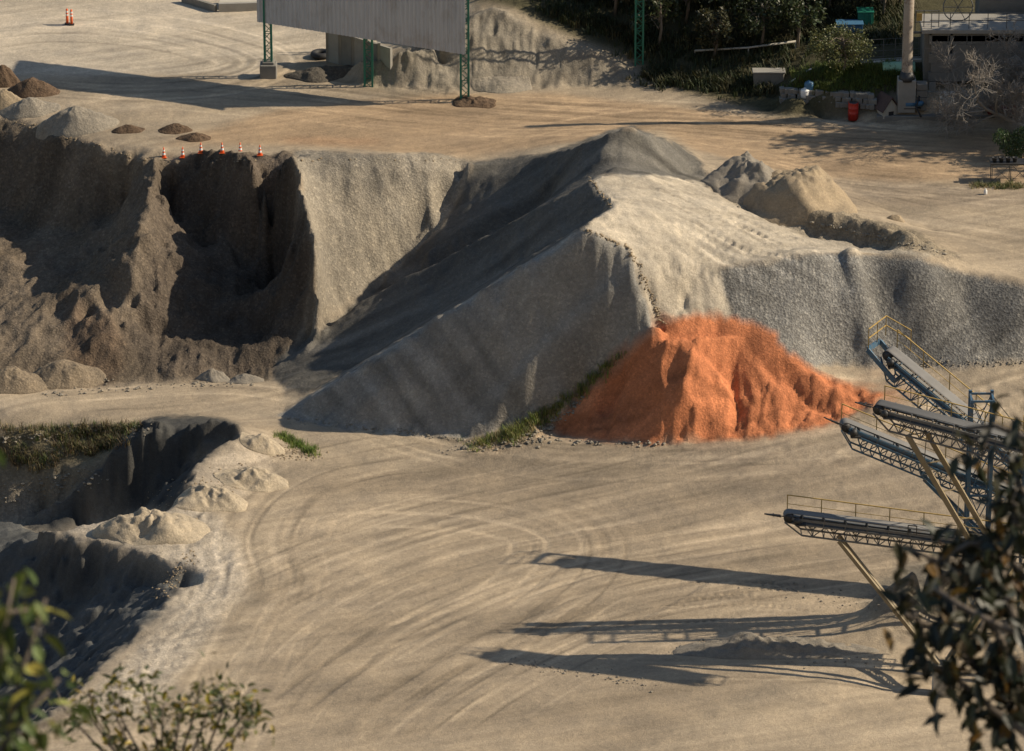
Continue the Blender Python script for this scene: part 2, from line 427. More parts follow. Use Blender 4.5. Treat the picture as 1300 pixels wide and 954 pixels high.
def mask(poly, soft=4): return blur(inside(poly).astype(float), soft, 2)
Z = {  # named zones in the view, used to choose the surface's colour and relief
 'bank_left': [(-200,140),(0,150),(50,162),(85,170),(140,193),(195,202),(222,208),(262,196),(305,196),(345,201),(373,191),(385,250),(404,330),(404,380),(372,445),(340,480),(200,484),(100,490),(-200,500)],
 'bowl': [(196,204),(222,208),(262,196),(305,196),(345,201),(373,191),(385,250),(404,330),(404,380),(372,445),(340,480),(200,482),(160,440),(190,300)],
 'brownfoot': [(80,370),(130,395),(160,420),(150,486),(90,488),(85,440)],
 'bank_light': [(373,190),(480,196),(550,194),(600,206),(588,240),(560,290),(490,352),(420,402),(345,462),(372,440),(404,380),(402,330),(385,250)],
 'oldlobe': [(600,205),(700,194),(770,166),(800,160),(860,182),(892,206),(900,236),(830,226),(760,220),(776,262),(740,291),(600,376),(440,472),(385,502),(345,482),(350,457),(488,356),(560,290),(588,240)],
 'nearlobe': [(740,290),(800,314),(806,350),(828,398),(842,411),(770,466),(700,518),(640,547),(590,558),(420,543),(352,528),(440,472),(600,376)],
 'plateau': [(748,224),(830,222),(890,232),(960,262),(1040,300),(1200,326),(1130,322),(1040,321),(1000,329),(915,338),(932,410),(945,445),(842,412),(828,398),(806,350),(800,314),(740,290),(776,264)],
 'gravel_right': [(912,340),(960,334),(1000,328),(1040,321),(1120,325),(1170,329),(1200,339),(1240,350),(1300,364),(1500,380),(1500,448),(1300,458),(1220,467),(1080,464),(1000,466),(935,474),(932,410),(920,370)],
 'berm': [(895,232),(905,212),(950,240),(1040,262),(1100,276),(1160,292),(1225,328),(1190,328),(1040,304),(960,272)],
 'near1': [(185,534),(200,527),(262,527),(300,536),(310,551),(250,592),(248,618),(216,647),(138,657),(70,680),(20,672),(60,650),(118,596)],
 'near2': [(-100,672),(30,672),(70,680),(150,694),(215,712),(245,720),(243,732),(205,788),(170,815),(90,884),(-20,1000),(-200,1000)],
 'stonyslope': [(-200,598),(0,598),(60,596),(118,592),(80,635),(40,668),(0,668),(-200,700)],
 'veg_left': [(-200,545),(0,545),(60,547),(130,545),(175,540),(150,566),(110,598),(60,600),(0,606),(-200,610)],
 'brownyard': [(560,120),(700,118),(900,140),(1100,165),(1500,180),(1500,235),(1100,230),(1040,225),(980,215),(880,190),(840,165),(700,185),(600,200),(380,185),(200,185),(350,140)],
 'orange_spill': [(690,548),(760,560),(900,562),(1060,540),(1130,518),(1190,495),(1150,478),(1080,478),(1030,500),(900,520),(740,530)],
 'orangeline': [(360,176),(480,178),(482,182),(365,181)],
 'orange': [(698,548),(712,528),(745,494),(785,456),(825,422),(848,404),(885,399),(948,405),(982,421),(998,446),(1038,471),(1085,491),(1120,501),(1110,514),(1060,536),(960,557),(830,563),(740,557)],
 'shedheap': [(428,92),(470,78),(520,62),(570,42),(600,20),(622,10),(652,18),(692,41),(742,60),(782,75),(812,94),(800,110),(720,108),(640,112),(560,118),(480,110)],
 'strip': [(590,572),(600,556),(640,545),(700,515),(740,485),(782,448),(800,440),(745,498),(712,528),(695,552),(640,572)],
 'lip': [(70,676),(138,657),(200,652),(262,640),(300,690),(310,740),(250,830),(180,910),(90,910),(205,790),(243,732),(215,712),(150,692)],
 'rimpale': [(245,600),(256,588),(308,552),(350,560),(345,600),(300,640),(225,650),(245,625)],
 'hill': [(560,-300),(560,-10),(640,8),(720,45),(800,78),(820,100),(850,113),(960,140),(1000,150),(1060,148),(1115,144),(1130,122),(1180,110),(1500,110),(1500,-300)],
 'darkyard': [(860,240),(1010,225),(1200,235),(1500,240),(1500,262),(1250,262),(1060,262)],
 'mound_br': [(850,838),(900,803),(1150,796),(1200,842)],
 'pile_br': [(1100,770),(1110,740),(1150,716),(1210,710),(1330,735),(1330,795),(1180,792)],
 'greyfloor': [(600,570),(900,560),(1100,560),(1500,520),(1500,640),(1000,680),(700,690),(500,640)],
 'paletop': [(-300,-100),(600,-100),(600,60),(430,60),(330,95),(0,95),(-300,95)],
 'centreyard': [(380,600),(600,600),(1000,640),(1300,700),(1100,800),(700,1000),(300,1000),(330,800),(350,700)],
}
SHARP = {'orange', 'nearlobe', 'plateau', 'oldlobe', 'bank_light', 'gravel_right'}
K = {k: mask(v, 1 if k in SHARP else 3) for k, v in Z.items()}
def settle(name, deg, taper, amt):
    """loose material settles into an even face: ease the zone towards one smooth surface"""
    global H
    m = inside(Z[name]) & (np.abs(GX) < 45.5); k = np.clip((blur(m.astype(float), taper, 2)-.5)*2.2, 0, 1)*m
    x, y = GX[m], GY[m]; mx, my, sx, sy = x.mean(), y.mean(), x.std()+1e-6, y.std()+1e-6
    def basis(a, b):
        a = (a-mx)/sx; b = (b-my)/sy; return np.stack([a**i*b**j for i in range(deg+1) for j in range(deg+1-i)], -1)
    co = np.linalg.lstsq(basis(x, y), H[m], rcond=None)[0]; fit = H.copy(); fit[m] = basis(x, y)@co
    d = np.clip(fit-H, -.9, .9); H = H+d*k*amt
settle('bank_light', 3, 6, .8); settle('gravel_right', 4, 6, .75); settle('plateau', 3, 8, .6); settle('near2', 3, 5, .8)
# crumbled edges: the shape and its materials wander together by a hand's breadth
WA = (.08+.24*np.clip(K['near1']+K['near2']+.35*K['bank_left']+.3*K['bowl']+.3*K['plateau'], 0, 1))*(1-K['orange'])
wx = WA*(vnoise(GX/.9, GY/.9, 301)+.7*vnoise(GX/.4, GY/.4, 302)); wy = WA*(vnoise(GX/.9, GY/.9, 303)+.7*vnoise(GX/.4, GY/.4, 304))
_fx = np.clip((GX+wx-X0)/DX, 0, NX-1.001); _fy = np.clip((GY+wy-Y0)/DY, 0, NY-1.001); _i = _fx.astype(int); _j = _fy.astype(int); _a = _fx-_i; _b = _fy-_j
def warp(A): return A[_j, _i]*(1-_a)*(1-_b)+A[_j, _i+1]*_a*(1-_b)+A[_j+1, _i]*(1-_a)*_b+A[_j+1, _i+1]*_a*_b
H = warp(H); K = {k: warp(v) for k, v in K.items()}
PX, PY = proj(GX, GY, H)
# relief
D = .05*fbm(GX, GY, 2.6, 4, 1) + .018*fbm(GX, GY, .5, 3, 9)
D += K['bank_left']*(1-.6*K['bowl'])*(.18*ridged(*rot(GX, GY, 20, 1, 1.6), 2.6, 5, 3)-.1 + .18*fbm(GX, GY, 1.1, 4, 5))
D += np.maximum(K['bank_left'], K['bowl'])*(.6*fbm(GX, GY, 5.0, 3, 35)+.24*np.clip(ridged(*rot(GX, GY, 70, 1.5, .7), 2.8, 5, 36), -.3, 1)+.25*np.floor(4*fbm(GX, GY, 3, 3, 37))/4)
D += K['bowl']*(.25*ridged(GX, GY, 1.5, 4, 33)+.12*ridged(*rot(GX, GY, 0, .6, 3), 1.0, 3, 34))
D += K['bank_light']*(.13*fbm(GX, GY, 2, 5, 21)+.05*ridged(*rot(GX, GY, 12, .5, 3), 1.2, 3, 22))
D += K['oldlobe']*(.08*fbm(*rot(GX, GY, -8, 5, .7), 1.0, 4, 41)+.04*fbm(GX, GY, .8, 3, 42))
D += K['nearlobe']*(.05*fbm(*rot(GX, GY, 8, 6, .8), 1.0, 4, 51)+.02*fbm(GX, GY, .7, 3, 52))
D += K['plateau']*(.07*fbm(*rot(GX, GY, -20, 5, .5), .8, 3, 61)+.05*fbm(GX, GY, .5, 3, 62))
D += K['gravel_right']*(.35*fbm(GX, GY, 4.5, 2, 73)+.16*fbm(*rot(GX, GY, 90, 2.2, 1), 2.4, 4, 71)+.05*fbm(GX, GY, .6, 3, 72))
bul = np.zeros_like(H)
for px_, w_ in ((1005, 3.4), (1082, .85), (1160, 2.7), (1290, 3.6)):
    c0 = W(px_, 333, 9.2)[:2]; c1 = W(px_+28, 462, 4.3)[:2]; u = np.clip((GY-c0[1])/(c1[1]-c0[1]), 0, 1.2)
    bul = np.maximum(bul, 1-((GX-(c0[0]+(c1[0]-c0[0])*u))/(w_*(.75+.5*u)))**2)
D += blur(K['gravel_right'], 4)*1.0*np.maximum(bul, 0)*np.clip((H-4.6)/1.5, 0, 1)
D += K['berm']*(.45*fbm(GX, GY, 1.3, 4, 81))
D += K['near1']*(.15*fbm(*rot(GX, GY, 6, 5, .9), 1.0, 4, 91)+.05*ridged(GX, GY, .9, 3, 92))
D += K['near2']*(.17*ridged(*rot(GX, GY, 42, 7, .7), 1.0, 4, 101)+.10*ridged(GX, GY, 1.6, 4, 102))
D += K['stonyslope']*(.14*ridged(GX, GY, 1.4, 4, 111))
D += K['veg_left']*(.2*fbm(GX, GY, 1.2, 4, 115))
D += K['pile_br']*.12*fbm(GX, GY, 1.2, 4, 122)
slump = ridged(*rot(GX+.9*fbm(GX, GY, 2.2, 3, 150), GY+.6*fbm(GX, GY, 2, 3, 149), 68, 2.4, .9), 2.6, 5, 151)
D += blur(K['orange'], 2)*(.42*slump-.12+.22*np.floor(3*fbm(*rot(GX, GY, 80, 1.6, 1), 2.2, 4, 155))/3+.10*ridged(GX, GY, .8, 5, 152)+.05*fbm(GX, GY, .3, 3, 153))
D += K['shedheap']*(.34*ridged(*rot(GX, GY, 85, 1.8, .8), 1.5, 4, 161)+.1*fbm(GX, GY, .5, 3, 162))
D += K['near1']*.35*np.clip(ridged(GX, GY, 1.3, 4, 171), 0, 1)*np.clip((H-.6)/1.0, 0, 1)
D += K['lip']*(.10*ridged(GX, GY, 1.0, 4, 181)+.05*fbm(GX, GY, .35, 3, 182))
D += K['strip']*.2*fbm(GX, GY, .7, 4, 165)
D += K['hill']*(.25*fbm(GX, GY, 3, 5, 131))
# broken lip on every cut edge
lip = np.abs(blur(H, 4, 1)-H); D += np.clip(lip*1.2, 0, .25)*fbm(GX, GY, .9, 4, 141)*1.2
# slides and buckets of the orange heap: crests (+) and gullies (-), metres
def crease(pts, wpx, amp, zone):
    global D
    d2 = np.full(H.shape, 1e9); m = K[zone] > .02; x, y = PX[m], PY[m]; best = np.full(x.shape, 1e9)
    for (x1, y1), (x2, y2) in zip(pts[:-1], pts[1:]):
        L2 = (x2-x1)**2+(y2-y1)**2; t = np.clip(((x-x1)*(x2-x1)+(y-y1)*(y2-y1))/L2, 0, 1); best = np.minimum(best, (x-x1-t*(x2-x1))**2+(y-y1-t*(y2-y1))**2)
    D[m] += amp*np.exp(-np.sqrt(best)/wpx)*K[zone][m]
for pts, w_, a_ in (([(846,446),(838,480),(846,512),(838,548)], 14, .55), ([(850,446),(900,438),(940,431)], 8, .4), ([(845,428),(900,424),(945,422)], 7, -.45),
   ([(872,458),(905,472),(925,505)], 9, .35), ([(895,452),(925,482),(938,520),(932,546)], 8, -.45), ([(946,432),(962,455),(985,478)], 7, -.5),
   ([(985,430),(1008,468),(1060,500)], 9, .4), ([(1000,482),(1030,512),(1060,526)], 7, -.35), ([(868,500),(884,530),(880,555)], 8, .35), ([(815,470),(780,510),(770,545)], 8, -.25),
   ([(960,470),(985,505),(990,545)], 10, .3), ([(1015,455),(1050,485),(1090,500)], 6, -.25), ([(800,460),(765,495),(735,535)], 9, .25)):
    crease(pts, w_, a_, 'orange')
H += D
kg = blur(K['gravel_right'], 3); H = H*(1-.75*kg)+blur(H, 4, 2)*.75*kg
# dents (burrows scooped in the left bank)
for (px, py, z, r, dep) in ((111,402,1.9,.55,1.2),(146,408,1.3,.95,1.1),(236,740,-.4,.8,.9),(78,398,1.8,.9,.6)):
    p = W(px, py, z); H -= dep*np.exp(-(((GX-p[0])/r)**2+((GY-p[1])/(r*1.3))**2)**1.5)
# tyre tracks
TR = np.zeros_like(H); TC = np.zeros_like(H)
def flat(pts, z): return [W(x, y, z)[:2] for x, y in pts]
def spline(P, step=.07):
    P = np.array(P); Q = np.vstack((2*P[0]-P[1], P, 2*P[-1]-P[-2])); out = []
    for i in range(1, len(Q)-2):
        n = max(2, int(np.linalg.norm(Q[i+1]-Q[i])/step)); t = np.linspace(0, 1, n, endpoint=False)[:, None]
        a, b, c, d = Q[i-1], Q[i], Q[i+1], Q[i+2]
        out.append(.5*((2*b)+(c-a)*t+(2*a-5*b+4*c-d)*t*t+(3*b-a-3*c+d)*t**3))
    return np.concatenate(out)
def stroke(C, width, lug=0):
    n = len(C); k = int(width/DX)+1
    fade = np.clip(np.minimum(np.arange(n), n-1-np.arange(n))/60, 0, 1)
    s = np.arange(n)*.07; mod = fade*(.6+.4*np.sin(s*.7+random.random()*6))
    if lug: mod = mod*(.5+.9*np.sin(s*2*math.pi/lug))
    ix0 = np.rint((C[:, 0]-X0)/DX).astype(int); iy0 = np.rint((C[:, 1]-Y0)/DY).astype(int)
    a, b = max(0, ix0.min()-k), min(NX, ix0.max()+k+1); c, d = max(0, iy0.min()-k), min(NY, iy0.max()+k+1)
    if a >= b or c >= d: return None
    A = np.zeros((d-c, b-a))
    for oy in range(-k, k+1):
        for ox in range(-k, k+1):
            ix, iy = ix0+ox, iy0+oy; ok = (ix >= a) & (ix < b) & (iy >= c) & (iy < d)
            dist2 = ((X0+ix*DX-C[:, 0])**2+(Y0+iy*DY-C[:, 1])**2)/width**2
            g = np.clip(1-dist2, 0, 1)*np.abs(mod)
            np.maximum.at(A, (iy[ok]-c, ix[ok]-a), g[ok])
    return (slice(c, d), slice(a, b)), A
rng = np.random.RandomState(4)
def tracks(pts, z, count, spread, depth, lug=0, cw=1.0, z2=None):
    global TR, TC
    base = spline(flat(pts, z)) if z2 is None else spline([W(x, y, z+(z2-z)*i/(len(pts)-1))[:2] for i, (x, y) in enumerate(pts)])
    T = np.gradient(base, axis=0); T /= np.linalg.norm(T, axis=1)[:, None]+1e-9; Nn = np.stack((-T[:, 1], T[:, 0]), 1)
    for c in range(count*2):
        thin = c >= count
        off = rng.uniform(-1, 1)*spread*(1.15 if thin else 1); amp = rng.uniform(.05, .6); ph = rng.uniform(0, 6)
        a = rng.uniform(0, .5); b = a+rng.uniform(.25, .8); n = len(base); i0, i1 = int(a*n), min(n, int(b*n))
        C = base+Nn*(off+amp*np.sin(np.arange(n)*.07*rng.uniform(.05, .14)+ph))[:, None]
        if i1-i0 < 20: continue
        wd = rng.uniform(.13, .17) if thin else rng.uniform(.16, .34); dp = depth*rng.uniform(.4, 1.3)*(.6 if thin else 1); cc = rng.uniform(-1, 1)
        for side in (0, rng.uniform(1.6, 2.2)):
            r_ = stroke((C+Nn*side)[i0:i1], wd, lug)
            if r_ is None: continue
            sl, A = r_
            TR[sl] += -dp*A + dp*.7*np.clip(A*2*(1-A), 0, 1); TC[sl] += .5*cc*cw*A
def lanes(pts, z, count, spread, wmin, wmax, amt):
    base = spline(flat(pts, z), .12); T = np.gradient(base, axis=0); T /= np.linalg.norm(T, axis=1)[:, None]+1e-9; Nn = np.stack((-T[:, 1], T[:, 0]), 1)
    for c in range(count):
        n = len(base); a = rng.uniform(0, .4); b = a+rng.uniform(.3, .6); i0, i1 = int(a*n), min(n, int(b*n))
        C_ = (base+Nn*(rng.uniform(-1, 1)*spread+.6*np.sin(np.arange(n)*.01+rng.uniform(0, 6)))[:, None])[i0:i1:4]
        if len(C_) < 8: continue
        r_ = stroke(C_, rng.uniform(wmin, wmax))
        if r_: TC[r_[0]] += amt*rng.choice((-1, -1, 1))*r_[1]
lanes([(200,1000),(290,860),(400,770),(600,690),(850,650),(1200,610)], 0, 10, 6, .3, .9, .16)
lanes([(260,1000),(330,830),(370,740),(360,680),(400,630),(480,600),(600,590)], 0, 8, 3, .3, .7, .15)
lanes([(420,1000),(560,880),(760,780),(960,740),(1300,700)], 0, 8, 5, .3, .9, .16)
lanes([(0,515),(150,505),(300,500),(420,525),(560,580),(800,600),(1200,590)], 0, 7, 2, .3, .7, .15)
lanes([(-100,130),(150,115),(350,125),(600,150),(900,165),(1350,195)], 8.5, 14, 3.5, .3, .8, .2)
lanes([(-100,60),(100,50),(300,40)], 8.5, 6, 4, .4, 1.0, .15)
lanes([(880,215),(1100,235),(1350,245)], 8.5, 9, 3, .25, .7, .22)
tracks([(150,560),(230,520),(400,500),(520,545),(700,590),(1000,600),(1350,580)], 0, 9, 3.0, .035)
tracks([(0,515),(150,505),(300,500),(420,525),(560,580),(700,600)], 0, 6, 1.8, .03)
tracks([(200,1000),(290,860),(400,770),(600,690),(850,650),(1200,610)], 0, 16, 6, .028)
tracks([(260,1000),(330,830),(370,740),(360,680),(400,630),(480,600),(600,590)], 0, 8, 3.2, .022)
tracks([(420,1000),(560,880),(760,780),(960,740),(1300,700)], 0, 12, 5, .04)
tracks([(640,870),(700,800),(780,750),(900,720)], 0, 3, 1.5, .05)
tracks([(330,700),(380,660),(500,650),(620,660),(700,690),(640,760),(480,820),(380,850)], 0, 5, 2.5, .04)
tracks([(780,768),(900,760),(1000,765),(1100,775)], 0, 5, 1.6, .09, .45)
tracks([(760,790),(860,790),(960,785),(1050,790)], 0, 4, 1.4, .09, .45)
tracks([(700,850),(900,850),(1100,852),(1300,860)], 0, 8, 1.6, .05)
tracks([(880,822),(940,826),(1020,826)], .5, 2, .4, .12, .42)
tracks([(300,330),(0,40),(0,20)], 8.5, 1, 1, .02)
tracks([(-100,130),(150,115),(350,125),(600,150),(900,165),(1350,195)], 8.5, 14, 3.0, .035)
tracks([(-100,60),(60,40),(200,50),(300,80),(200,100),(40,90),(-40,70)], 8.5, 9, 2.5, .03)
tracks([(600,190),(800,150),(1000,160),(1350,180)], 8.5, 8, 3, .04)
tracks([(900,195),(1100,225),(1350,240)], 8.5, 12, 3.0, .05, 0, 1.4)
tracks([(1020,235),(1150,270),(1350,300)], 8.5, 9, 3.0, .03)
tracks([(770,240),(860,250),(960,275),(1050,300)], 11.2, 12, 2.0, .12, .5, .9)
tracks([(770,280),(860,290),(960,305),(1130,322)], 11, 10, 1.6, .1, .5, .9)
tracks([(1180,500),(1260,480),(1400,470)], 3.4, 6, 2, .03)
tracks([(1000,590),(1150,540),(1350,510)], 2, 8, 3, .03)
H += TR
PX, PY = proj(GX, GY, H)
# surface colour of the material; bowl, old lobe and near banks include painted shade
def C(*c): return np.array(c)
tint = np.empty(H.shape+(3,)); tint[:] = C(.355, .292, .21); grain = np.full(H.shape, .12)
JX = 5*vnoise(GX/.5, GY/.5, 311)+3*vnoise(GX/.2, GY/.2, 312); JY = 3*vnoise(GX/.5, GY/.5, 313)
def crisp(name):
    global PX, PY
    a, b = PX, PY; PX, PY = PX+JX*.6, PY+JY*.6; m = inside(Z[name]).astype(float); PX, PY = a, b; return blur(m, 1, 1)
def paint(name, col, amt=1.0, g=None):
    global tint, grain
    k = (crisp(name) if isinstance(name, str) and name in SHARP else K[name] if isinstance(name, str) else name)*amt; tint = tint*(1-k[..., None])+C(*col)*k[..., None]
    if g is not None: grain = grain*(1-k)+g*k
paint('paletop', (.46, .405, .32), .85); paint('brownyard', (.37, .262, .16), .75); paint('greyfloor', (.27, .222, .163), .6)
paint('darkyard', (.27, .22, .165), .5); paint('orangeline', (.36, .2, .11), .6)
paint('centreyard', (.34, .275, .195), .6)
paint('hill', (.075, .07, .04), 1, .3)
paint('bank_left', (.145, .118, .088), 1, .6); paint('bowl', (.095, .078, .062), .85); paint('brownfoot', (.145, .102, .07), .7)  # bowl darkened: the corner ridge's shadow is put into its colour
paint('bank_light', (.275, .245, .195), 1, .45); paint('oldlobe', (.135, .128, .112), 1, .25); paint('nearlobe', (.265, .255, .228), 1, .3)  # old lobe toned down, shade of its left face is in the colour
paint('plateau', (.43, .38, .30), 1, .2); paint('gravel_right', (.195, .19, .175), 1, .7); paint('berm', (.22, .19, .14), .8, .7)
paint(K['orange_spill']*np.clip(.75+1.3*fbm(*rot(GX, GY, 10, 3, 1), 1.2, 4, 220), 0, 1), (.36, .17, .085), .75); paint('orange', (.49, .185, .085), 1, .3); paint('shedheap', (.25, .225, .18), 1, .25); paint('strip', (.24, .18, .12), .8, .8); paint('lip', (.45, .40, .325), .7, .3); paint('rimpale', (.44, .38, .30), .6, .3); paint('near1', (.07, .07, .066), 1, .15); paint('near2', (.095, .098, .095), 1, .12)  # near banks: dark sand, darkened further for the shade on their slopes
paint('stonyslope', (.21, .19, .16), .9, .6); paint('veg_left', (.09, .085, .045), .7, .6)
paint('pile_br', (.17, .155, .125), .9, .3)
# banding and streaks of different material running down the faces
def streak(name, sc, deg, sx, sy, a, seed):
    global tint
    f = fbm(*rot(GX, GY, deg, sx, sy), sc, 4, seed)*K[name]*a; tint = tint*(1+f[..., None])
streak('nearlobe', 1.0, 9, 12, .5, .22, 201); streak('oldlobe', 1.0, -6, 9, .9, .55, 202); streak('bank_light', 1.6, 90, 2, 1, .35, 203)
streak('gravel_right', 2.0, 90, 2, 1, .45, 204); streak('near2', 1.0, 33, 7, .8, .5, 205); streak('bank_left', 2.5, 40, 2, 1, .5, 206)
yard = 1-np.clip(K['bank_left']+K['bank_light']+K['oldlobe']+K['nearlobe']+K['orange']+K['gravel_right']+K['hill']+K['near1']+K['near2'], 0, 1)
tint *= (1+yard*.30*fbm(*rot(GX, GY, 8, 3.5, 1), 3.6, 5, 210))[..., None]
tint *= (1+yard*.22*fbm(*rot(GX+1.2*fbm(GX, GY, 8, 2, 215), GY, 22, 10, .45), 1.0, 4, 211))[..., None]
tint *= (1+np.clip(TC, -.35, .35)*.8)[..., None]
tint = np.clip(tint, .02, .8); grain = np.clip(grain, 0, 1)

def Hs(x, y):
    fx = min(max((x-X0)/DX, 0), NX-1.001); fy = min(max((y-Y0)/DY, 0), NY-1.001); i, j = int(fx), int(fy); a, b = fx-i, fy-j
    return float(H[j, i]*(1-a)*(1-b)+H[j, i+1]*a*(1-b)+H[j+1, i]*(1-a)*b+H[j+1, i+1]*a*b)
def G(px, py):
    """first point of the terrain met when looking in direction px, py"""
    a, b = W(px, py, 26), W(px, py, -14); n = 260; prev = None
    for i in range(n+1):
        p = a+(b-a)*i/n; d = p[2]-Hs(p[0], p[1])
        if d <= 0 and Y0 < p[1] < Y1:
            if prev is not None:
                u, v = prev[0], p
                for _ in range(9):
                    m_ = (u+v)/2
                    if m_[2] > Hs(m_[0], m_[1]): u = m_
                    else: v = m_
                p = v
            return Vector((p[0], p[1], Hs(p[0], p[1])))
        prev = (p, d)
    return Vector(tuple(W(px, py, 8.5)))

# outer, coarse surroundings
def axis(lo, hi, fine, step):
    o = []; d = step; x = hi
    while x < 900: d *= 1.5; x += d; o.append(x)
    u = []; d = step; x = lo
    while x > -900: d *= 1.5; x -= d; u.append(x)
    return np.array(u[::-1]), np.array(o)
ax_l, ax_r = axis(X0, X1, gx, .8); ay_l, ay_r = axis(Y0, Y1, gy, .8)
ay_l = np.concatenate((ay_l[ay_l < -345], np.arange(-340, -62, 6.0)))
AX = np.concatenate((ax_l, gx, ax_r)); AY = np.concatenate((ay_l, gy, ay_r))
nl, nb = len(ax_l), len(ay_l)
HH = np.pad(H, ((nb, len(ay_r)), (nl, len(ax_r))), mode='edge')
TT = np.pad(tint, ((nb, len(ay_r)), (nl, len(ax_r)), (0, 0)), mode='edge'); GG = np.pad(grain, ((nb, len(ay_r)), (nl, len(ax_r))), mode='edge')
AXX, AYY = np.meshgrid(AX, AY)
# the hillside the picture is taken from, and a rise at the far side
def viewhill(y): 
    d = y+278.16
    return np.where(d < 0, 110.6+np.minimum(-d*.25, 30), np.where(d < 35, 110.6-d*.53, 92.05-(d-35)*.72))
vh = viewhill(AYY); near = (AYY < Y0-1)
HH = np.where(near, np.maximum(HH, vh), HH)
k = np.clip((vh-HH+2)/4, 0, 1)*near
TT = TT*(1-k[..., None])+C(.07, .075, .03)*k[..., None]
far = np.clip((AYY-Y1)/60, 0, 1); HH += far*25*(1-far*.3)
TT = TT*(1-far[..., None])+C(.06, .07, .035)*far[..., None]
side = np.clip((np.abs(AXX)-X1)/80, 0, 1); HH += side*2

PILES = [  # zone, name, label
 ('bank_light', 'gravel_bank', 'sunlit bank of light coarse gravel at the end of the dark pit', 'gravel bank'),
 ('oldlobe', 'gravel_pile', 'dark shaded gravel heap sloping left behind the largest grey pile', 'gravel pile'),
 ('nearlobe', 'gravel_pile', 'largest smooth grey gravel slope behind the orange sand heap', 'gravel pile'),
 ('gravel_right', 'gravel_pile', 'wide dark coarse gravel pile behind the blue conveyor, right of the orange heap', 'gravel pile'),
 ('near1', 'sand_bank', 'dark hollowed sand bank left of the small sand heaps and green weeds', 'sand bank'),
 ('near2', 'sand_bank', 'dark ribbed sand bank above the leafy twigs at lower left', 'sand bank'),
 ('orange', 'sand_pile', 'rough orange red sand pile in the middle of the quarry yard', 'sand pile'),
 ('shedheap', 'sand_pile', 'pale ridged sand heap beside the open metal shed with green columns', 'sand pile'),
 ('pile_br', 'gravel_pile', 'shaded pile of fine gravel under the lowest conveyor', 'gravel pile'),
]
def patch(name, fm, Hc, Tc, Gc, AXc, AYc, mat):
    ny, nx = Hc.shape; used = np.zeros((ny, nx), bool)
    used[:-1, :-1] |= fm; used[1:, :-1] |= fm; used[:-1, 1:] |= fm; used[1:, 1:] |= fm
    idx = -np.ones((ny, nx), np.int64); n = int(used.sum()); idx[used] = np.arange(n)
    co = np.stack((AXc[used], AYc[used], Hc[used]), 1).astype(np.float32)
    f = np.stack((idx[:-1, :-1][fm], idx[:-1, 1:][fm], idx[1:, 1:][fm], idx[1:, :-1][fm]), 1).astype(np.int32)
    me = bpy.data.meshes.new(name); me.vertices.add(n); me.vertices.foreach_set('co', co.ravel())
    me.loops.add(f.size); me.loops.foreach_set('vertex_index', f.ravel()); me.polygons.add(len(f))
    me.polygons.foreach_set('loop_start', np.arange(0, f.size, 4, dtype=np.int32))
    me.polygons.foreach_set('loop_total', np.full(len(f), 4, np.int32)); me.update(); me.validate()
    me.polygons.foreach_set('use_smooth', np.ones(len(me.polygons), bool))
    a = me.attributes.new('tint', 'FLOAT_COLOR', 'POINT'); t = np.ones((n, 4), np.float32); t[:, :3] = Tc[used]; a.data.foreach_set('color', t.ravel())
    a = me.attributes.new('grain', 'FLOAT', 'POINT'); a.data.foreach_set('value', Gc[used].astype(np.float32))
    me.materials.append(mat); o = bpy.data.objects.new(name, me); COL.objects.link(o); return o
taken = np.zeros((NY-1, NX-1), bool)
low = np.zeros_like(H)
for zn, nm, lab, cat in PILES:
    ins = inside(Z[zn]); fm = ins[:-1, :-1] & ~taken; taken |= fm
    pass
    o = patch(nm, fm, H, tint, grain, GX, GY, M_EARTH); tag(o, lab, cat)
HG = HH.copy(); HG[nb:nb+NY, nl:nl+NX] -= .5*low
gm = np.ones((len(AY)-1, len(AX)-1), bool)
gm[nb:nb+NY-1, nl:nl+NX-1] = ~taken
g = patch('ground', gm, HG, TT, GG, AXX, AYY, M_EARTH); tag(g, kind='structure')
# ------------------------------------------------------------------ shared materials
M['steel_grey'] = simple('weathered_grey_sheet', (.30, .30, .285), .6, .1, .12, .8, bump=.1)
M['green_steel'] = simple('green_painted_steel', (.015, .16, .105), .5, 0, .25, 3)
M['concrete'] = simple('concrete', (.30, .285, .25), .9, 0, .3, 1.3, bump=.5, bdist=.03)
M['dark_concrete'] = simple('stained_concrete', (.20, .19, .165), .9, 0, .45, 1.1, bump=.5, bdist=.03)
M['pale_concrete'] = simple('pale_concrete', (.45, .42, .35), .9, 0, .2, 1.5, bump=.4)
M['rust'] = simple('rusty_steel', (.34, .29, .23), .8, 0, .35, 1.2, rust=(.12, .07, .045), rust_amt=.52, bump=.5)
M['blue_steel'] = simple('blue_painted_steel', (.05, .125, .20), .55, 0, .3, 2.5, rust=(.15, .14, .12), rust_amt=.50)
M['grey_steel'] = simple('dusty_truss_steel', (.13, .135, .135), .6, .2, .35, 2.5, rust=(.12, .08, .05), rust_amt=.55)
M['dark_steel'] = simple('dark_greasy_steel', (.05, .05, .05), .5, .3, .4, 3)
M['yellow'] = simple('yellow_rail_paint', (.46, .31, .09), .55, 0, .2, 3, rust=(.22, .12, .05), rust_amt=.56)
M['belt'] = simple('dusty_rubber_belt', (.17, .165, .155), .8, 0, .35, 1.2, bump=.2)
M['rubber'] = simple('black_rubber', (.025, .025, .025), .7, 0, .3, 3)
M['orange_plastic'] = simple('orange_cone_plastic', (.75, .13, .03), .45, 0, .1, 4, bump=.05)
M['white_plastic'] = simple('white_plastic', (.75, .75, .72), .45, 0, .08, 4, bump=.05)
M['red_paint'] = simple('red_paint', (.50, .035, .02), .45, 0, .25, 4, bump=.15)
M['blue_paint'] = simple('blue_paint', (.06, .16, .27), .5, 0, .2, 4, bump=.1)
